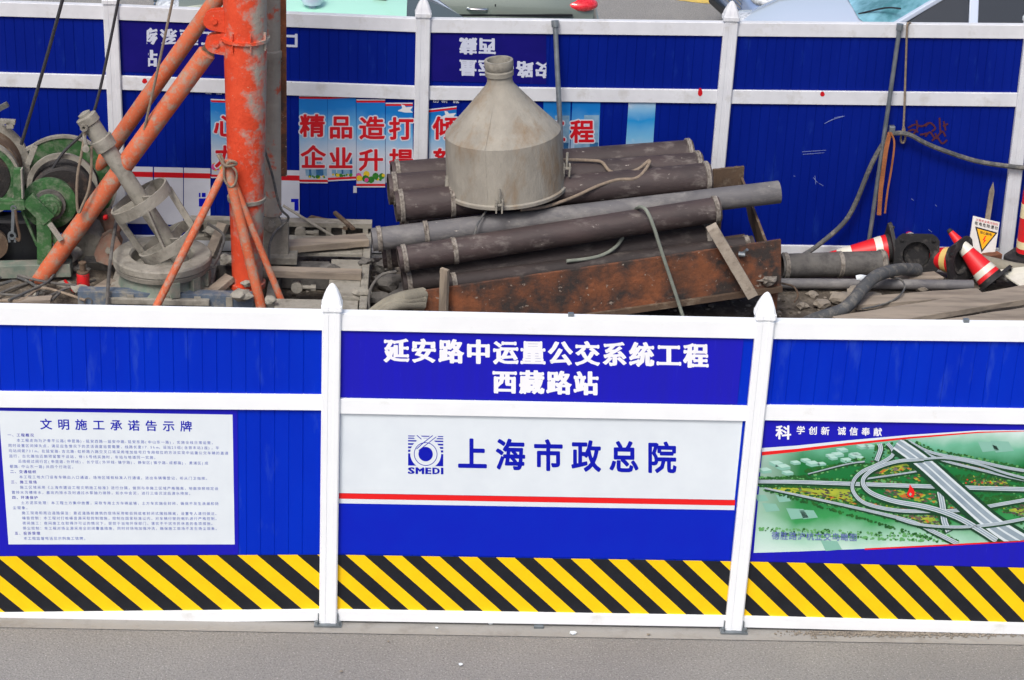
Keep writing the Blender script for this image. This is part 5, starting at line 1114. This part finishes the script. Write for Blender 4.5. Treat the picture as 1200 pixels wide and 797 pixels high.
# pipes, hose, planks and rubble
pipe('short dusty brown pipe lying right of the rusty tray in front of the fallen cones', zx(915, 312, .24), zx(1037, 308, .24), .102, M['dusty_dark'], name='pipe_section', collars=(.02, .54, .97), cr=1.1)
pipe('long thin grey pipe lying on the soil under the short dusty one', zx(905, 332, .16), zx(1140, 334, .18), .042, M['pipe_grey'], name='thin_pipe', collars=(), wall=.85)
line_thing('hose', 'fat black corrugated hose bending up over the thin grey pipe', 'hose', [zx(930,386,.2), zx(955,374,.22), zx(985,364,.24), zx(1000,352,.28), zx(1012,337,.32), zx(1028,323,.34), zx(1052,316,.3), zx(1075,316,.22)], .052, M['hose'], n=14)
line_thing('rope', 'thin dark rope looping round the thin grey pipe beside the fat hose', 'rope', [zx(1010,362,.22), zx(1030,358,.22), zx(1050,350,.24), zx(1060,338,.27), zx(1056,328,.27), zx(1044,325,.25)], .008, M['hose'])
line_thing('rope', 'rusty wire curling off the right end of the tray', 'rope', [TF(899,327)-nrm*.04, zx(916,332,.3), zx(930,336,.27), zx(935,346,.24), zx(931,354,.22)], .008, M['rust_dark'])
board_thing('broad grey plank lying aslant at the lower right near the front fence', (zx(985, 381, .27), zx(1235, 340, .28)), .24, .05)
board_thing('grey plank lying closest to the front fence at the lower right corner', (zx(1060, 392, .24), zx(1235, 366, .24)), .22, .05)
board_thing('grey plank behind the broad one, partly covered with soil', (zx(1000, 356, .2), zx(1150, 345, .2)), .16, .05)
board_thing('broken flat board lying under the hollow base of the fallen cone', (zx(1040, 330, .16), zx(1100, 324, .16)), .14, .04)
for i, (px, py, r_, z) in enumerate(((1020,352,.12,.16),(985,350,.09,.12),(962,356,.07,.1),(1042,357,.1,.16),(1002,342,.07,.14),(952,345,.05,.1),(940,358,.05,.08),(1118,345,.06,.15),(975,368,.06,.1),(1080,337,.06,.15))):
    rnd_stone(zx(px, py, z), r_, 60+i, ['big broken concrete lump beside the fat black hose', 'concrete lump left of the fat black hose', 'small concrete lump in the dark soil left of the hose', 'flat concrete lump right of the fat black hose', 'small lump just under the thin grey pipe', 'pebble sized lump near the tray leg', 'small dark lump in the hollow by the tray leg', 'small lump beside the tilted cone', 'small lump near the lower end of the fat hose', 'small lump under the thin grey pipe near the cones'][i])
b = MB(); q = zx(1010, 325, .3); vs, fs = lump(q, .05, 77, (1,.5,.45), 2, .4); b.add(vs, fs); tag(obj('paper_scrap', b, M['film_white']), 'crumpled white paper scrap on the thin grey pipe', 'paper')
line_thing('tarpaulin', 'rolled dusty green grey tarpaulin at the right edge below the standing cone', 'tarpaulin', [zx(1146,306,.18), zx(1168,311,.2), zx(1190,316,.2), zx(1222,320,.2)], .06, M['canvas'], n=12)
b = MB(); b.prism([zx(1168,318,.2), zx(1198,338,.2), zx(1225,336,.22), zx(1200,314,.26)], (0,0,.012)); tag(obj('white_sheet', b, M['band']), 'pale flat sheet lying beside the rim of the tilted cone', 'sheet')
line_thing('pale_pipe', 'short pale plastic pipe running under the pale flat sheet', 'pipe', (zx(1140,312,.17), zx(1182,327,.18)), .03, M['pipe_grey'], n=14)
b = MB(); b.box(zx(1162,301,.16), .16, .08, .06, Matrix.Rotation(.4, 3, 'Z')); tag(obj('brick', b, M['rust'], bevel=.006), 'broken red brick at the foot of the warning sign', 'brick')
vs, fs = lump(zx(905,292,.38), .001, 1); 

# ------------------------------------------------------------------ cars in the street beyond
def car(label, nose, heading, paint, prof, Wd=1.78, L=4.5, mirror=True, yaw=0):
    """heading +1 drives to +X. prof: dict of key stations"""
    t = thing('car', label, 'car', (nose[0]-heading*L/2, nose[1], 0)); cx, cy = nose[0]-heading*L/2, nose[1]
    cyw, syw = math.cos(yaw), math.sin(yaw)
    def X(x, y, z):
        a, b_ = heading*x, heading*y; return Vector((cx+a*cyw-b_*syw, cy+a*syw+b_*cyw, z))
    hw = Wd/2; h0 = prof.get('hood', .82); hb_ = prof.get('belt', .98); hr = prof.get('roof', 1.47); tr_h = prof.get('boot', 1.02); bp = prof.get('bp', -.33)
    st = [(L/2, .62, .70, .30), (L/2-.03, .67, .82, .27), (L/2-.2, .76, .93, .24), (L/2-.5, h0, .97, .24), (L/2-1.0, h0+.07, .99, .24), (.95, hb_-.02, 1.0, .22), (.5, hb_, 1.0, .22), (0, hb_+.0, 1.0, .22), (-.6, hb_+.015, 1.0, .22), (-1.2, hb_+.03, 1.0, .22), (-1.6, tr_h, .99, .24), (-L/2+.25, tr_h-.02, .95, .26), (-L/2+.05, tr_h-.1, .86, .3), (-L/2, .7, .78, .36)]
    b = MB(); vs = []; sec = 15
    for x, zt, w_, zb in st:
        a = hw*w_; half = [(0, zt+.03), (a*.55, zt+.018), (a*.82, zt-.01), (a*.93, zt-.05), (a*.975, zt-.14), (a, zt-.28 if zt-.28 > zb+.12 else zb+.14), (a*.99, zb+.1), (a*.9, zb)]
        full = [(-y, z) for y, z in half[:0:-1]]+half; vs += [X(x, y, z) for y, z in full]
    n = len(full); fs = [(i*n+k, i*n+k+1, (i+1)*n+k+1, (i+1)*n+k) for i in range(len(st)-1) for k in range(n-1)]+[tuple(range(n)), tuple(range((len(st)-1)*n, len(st)*n))]
    b.add(vs, fs, 0, True); body = obj('body', b, paint, t)
    wb, rf, rr_, rb = .98, .2, -1.0, -1.72        # windscreen base, roof front, roof rear, rear glass base
    def cab(x, f_): return x
    G = [(wb, hb_-.03, .86), (rf, hr, .70), (-.4, hr+.02, .70), (rr_, hr-.02, .68), (rb, tr_h-.0, .80)]
    low = {0: hb_-.03, 1: hb_-.02, 2: hb_-.02, 3: hb_-.02, 4: tr_h}
    b = MB()
    roof = [X(x, y*hw*w_, z) for x, z, w_ in G[1:4] for y in (-1, -.5, .5, 1)]
    for i in range(3): roof[i*4+1].z += .035; roof[i*4+2].z += .035
    b.add(roof, [(i*4+k, i*4+k+1, i*4+5+k, i*4+4+k) for i in range(2) for k in range(3)], 0, True); obj('roof', b, paint, t)
    b = MB(); b.add([X(wb, -hw*.84, hb_-.03), X(wb+.12, -hw*.4, hb_-.0), X(wb+.12, hw*.4, hb_-.0), X(wb, hw*.84, hb_-.03), X(rf, hw*.68, hr-.005), X(rf+.03, hw*.35, hr+.028), X(rf+.03, -hw*.35, hr+.028), X(rf, -hw*.68, hr-.005)], [(0,1,6,7),(1,2,5,6),(2,3,4,5)]); obj('windscreen', b, M['windscreen'], t)
    b = MB(); b.add([X(rb, -hw*.78, tr_h), X(rb, hw*.78, tr_h), X(rr_, hw*.66, hr-.03), X(rr_, -hw*.66, hr-.03)], [(0,1,2,3)]); obj('rear_window', b, M['glass'], t)
    for s_ in (-1, 1):
        for (xa, xb, xc, xd) in ((wb-.12, bp+.05, bp+.05, rf+.02), (bp-.05, rb+.25, rr_-.05, bp-.05)):
            b = MB(); b.prism([X(xa, s_*hw*.895, hb_-.02), X(xb, s_*hw*.905, hb_-.01), X(xc, s_*hw*.72, hr-.06), X(xd, s_*hw*.72, hr-.06)], X(0, -s_*.01, 0)-X(0, 0, 0)); obj('side_window', b, M['glass'], t)
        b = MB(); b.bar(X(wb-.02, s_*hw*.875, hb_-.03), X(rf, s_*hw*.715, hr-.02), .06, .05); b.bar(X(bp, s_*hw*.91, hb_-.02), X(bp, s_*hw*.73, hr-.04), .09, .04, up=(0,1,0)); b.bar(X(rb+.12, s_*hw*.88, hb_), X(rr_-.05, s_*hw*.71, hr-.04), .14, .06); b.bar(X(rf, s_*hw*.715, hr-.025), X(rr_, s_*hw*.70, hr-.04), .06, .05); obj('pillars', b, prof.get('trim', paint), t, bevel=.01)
        for xs in (.95, bp, -1.2):
            b = MB(); b.bar(X(xs, s_*hw*.992, .36), X(xs, s_*hw*.965, hb_-.1), .012, .02, up=(0,1,0)); obj('door_gap', b, M['trim'], t)
        for xs in (-.18, -1.02):
            b = MB(); b.tube([X(xs-.1, s_*hw*.985, .83), X(xs-.06, s_*(hw*.985+.035), .835), X(xs+.06, s_*(hw*.985+.035), .835), X(xs+.1, s_*hw*.985, .83)], .014, 8, sub=3); obj('door_handle', b, M['chrome'], t)
        b = MB(); b.bar(X(1.5, s_*hw*.985, .70), X(-1.98, s_*hw*.975, .79), .02, .03, up=(0,1,0)); obj('side_moulding', b, M['trim'], t)
        for xs in (L/2-.85, -L/2+.9):
            b = MB(); c_ = X(xs, s_*(hw-.11), .31); b.lathe(c_-Vector((0,.1,0)), (0,1,0), [(0,.2),(.01,.29),(.03,.31),(.17,.31),(.19,.29),(.2,.2)], 32); wh = obj('wheel', b, M['tyre'], t)
            b = MB(); c_ = X(xs, s_*(hw-.005), .31); b.lathe(c_-Vector((0,.012,0)), (0,1,0), [(0,.03),(0,.19),(.024,.19),(.024,.03)], 24); obj('rim', b, M['chrome'], wh)
        vs_, fs_l = lump(X(L/2-.2, s_*hw*.66, .70), .13, 3, (1.35, 1.6, .62), 3, .05); b = MB(); b.add(vs_, fs_l, 0, True); obj('headlight', b, M['lampclear'], t)
        vs_, fs_l = lump(X(-L/2+.2, s_*hw*.77, .86), .13, 3, (1.5, 1.15, .6), 3, .05); b = MB(); b.add(vs_, fs_l, 0, True); obj('tail_light', b, M['lampred'], t)
        if mirror:
            vs_, fs_l = lump(X(wb-.12, s_*(hw+.06), hb_+.03), .11, 6, (.7, 1.0, .75), 3, .05); b = MB(); b.add(vs_, fs_l, 0, True); mi = obj('wing_mirror', b, paint, t)
            b = MB(); b.bar(X(wb-.12, s_*(hw-.08), hb_-.08), X(wb-.12, s_*(hw+.03), hb_+.0), .05, .04); obj('mirror_arm', b, M['trim'], mi)
    b = MB()
    for k in range(5): b.bar(X(L/2-.0, -.42, .5+k*.045), X(L/2-.0, .42, .5+k*.045), .03, .018)
    obj('grille', b, M['chrome'], t); b = MB(); b.bar(X(L/2+.01, -.6, .36), X(L/2+.01, .6, .36), .06, .1); obj('front_bumper', b, M['trim'], t, bevel=.02)
    b = MB(); b.bar(X(-L/2-.02, -hw*.78, .48), X(-L/2-.02, hw*.78, .48), .08, .16); obj('rear_bumper', b, paint, t, bevel=.03)
    for s_ in (.25, -.35):
        b = MB(); b.tube([X(wb+.1, s_, hb_+.01), X(wb-.1, s_+.28, hb_+.16), X(wb-.2, s_+.5, hb_+.22)], .009, 6, sub=3); obj('wiper', b, M['trim'], t)
    return t
n1 = A_(477, 14, 8.6); c1 = car('mint green taxi with a white roof lamp beside the orange mast', (n1.x-1.0-4.3/2, 8.42), -1, M['cardmint'], dict(hood=.92, belt=1.0, roof=1.47, trim=M['carwhite']), 1.75, 4.3)  # white pillars and roof rail paint in the pale highlights along the roof
b = MB(); q = A_(366, 8, 8.0); b.lathe((q.x, 8.0, 1.47), (0,0,1), [(0,.05),(.02,.06),(.03,.035),(.06,.03),(.065,.085),(.1,.1),(.17,.09),(.2,.03)], 24); obj('roof_lamp', b, M['carwhite'], c1)
b = MB(); q = A_(445, 2, 8.3); b.box((q.x, 8.3, 1.52), .12, .05, .04); b.bar((q.x, 8.3, 1.53), (q.x+.25, 8.3, 1.75), .012, .012); obj('aerial', b, M['trim'], c1)
e2 = A_(700, 8, 10.7); car('silver green saloon with a red tail light left of the yellow road line', (e2.x-4.5, 11.25), -1, M['carsilver'], dict(boot=1.0))
n3 = A_(862, 14, 11.2); car('silver blue car with a chrome grille beyond the rear fence', (n3.x, 12.5), -1, M['carblue'], dict(hood=.80), yaw=.2)
n4 = A_(1045, 26, 9.4); car('pearl white car with a pale reflection coloured into its windscreen nearest the rear fence', (n4.x-1.40, 10.15), -1, M['carwhite'], dict(hood=.9, belt=1.02, bp=.06))

# ------------------------------------------------------------------ litter on the front road
for i, (px, py, r_) in enumerate(((672,742.5,.018),(455,752,.008),(540,779,.012),(400,787,.009),(575,731,.012),(760,744,.010),(512,736,.009))):
    q = at(px, py, Z=0); rnd = q; b = MB(); vs, fs = lump(q+Vector((0,0,r_*.3)), r_, 90+i, (1.3,1,.6), 1, .4); b.add(vs, fs)
    tag(obj('litter', b, M['film_white'] if i % 2 == 0 else M['stone']), ['white crumpled scrap on the road below the middle of the logo bay', 'tiny chip on the road below the left part of the logo bay', 'small white streak of litter nearest the lower picture edge', 'tiny chip at the lower left on the road', 'white chip against the fence foot below the logo bay', 'tiny chip right of the white crumpled scrap', 'white chip by the fence foot right of the left post'][i], 'litter', 'litter on the front road')
rg = random.Random(4); b = MB()
for i in range(900):
    px = rg.triangular(905, 1240, 1020); py = 740.2+max(0, rg.gauss(2.0, 1.8))+(px-1000)*.005; q = at(px, py, Z=0); vs, fs = lump(q, rg.uniform(.003, .009), i, (1,1,.7), 1, .4); b.add(vs, fs)
o = obj('gravel', b, M['stone']); o['kind'] = 'stuff'

bpy.data.objects.remove(_fo); bpy.data.curves.remove(_fc)
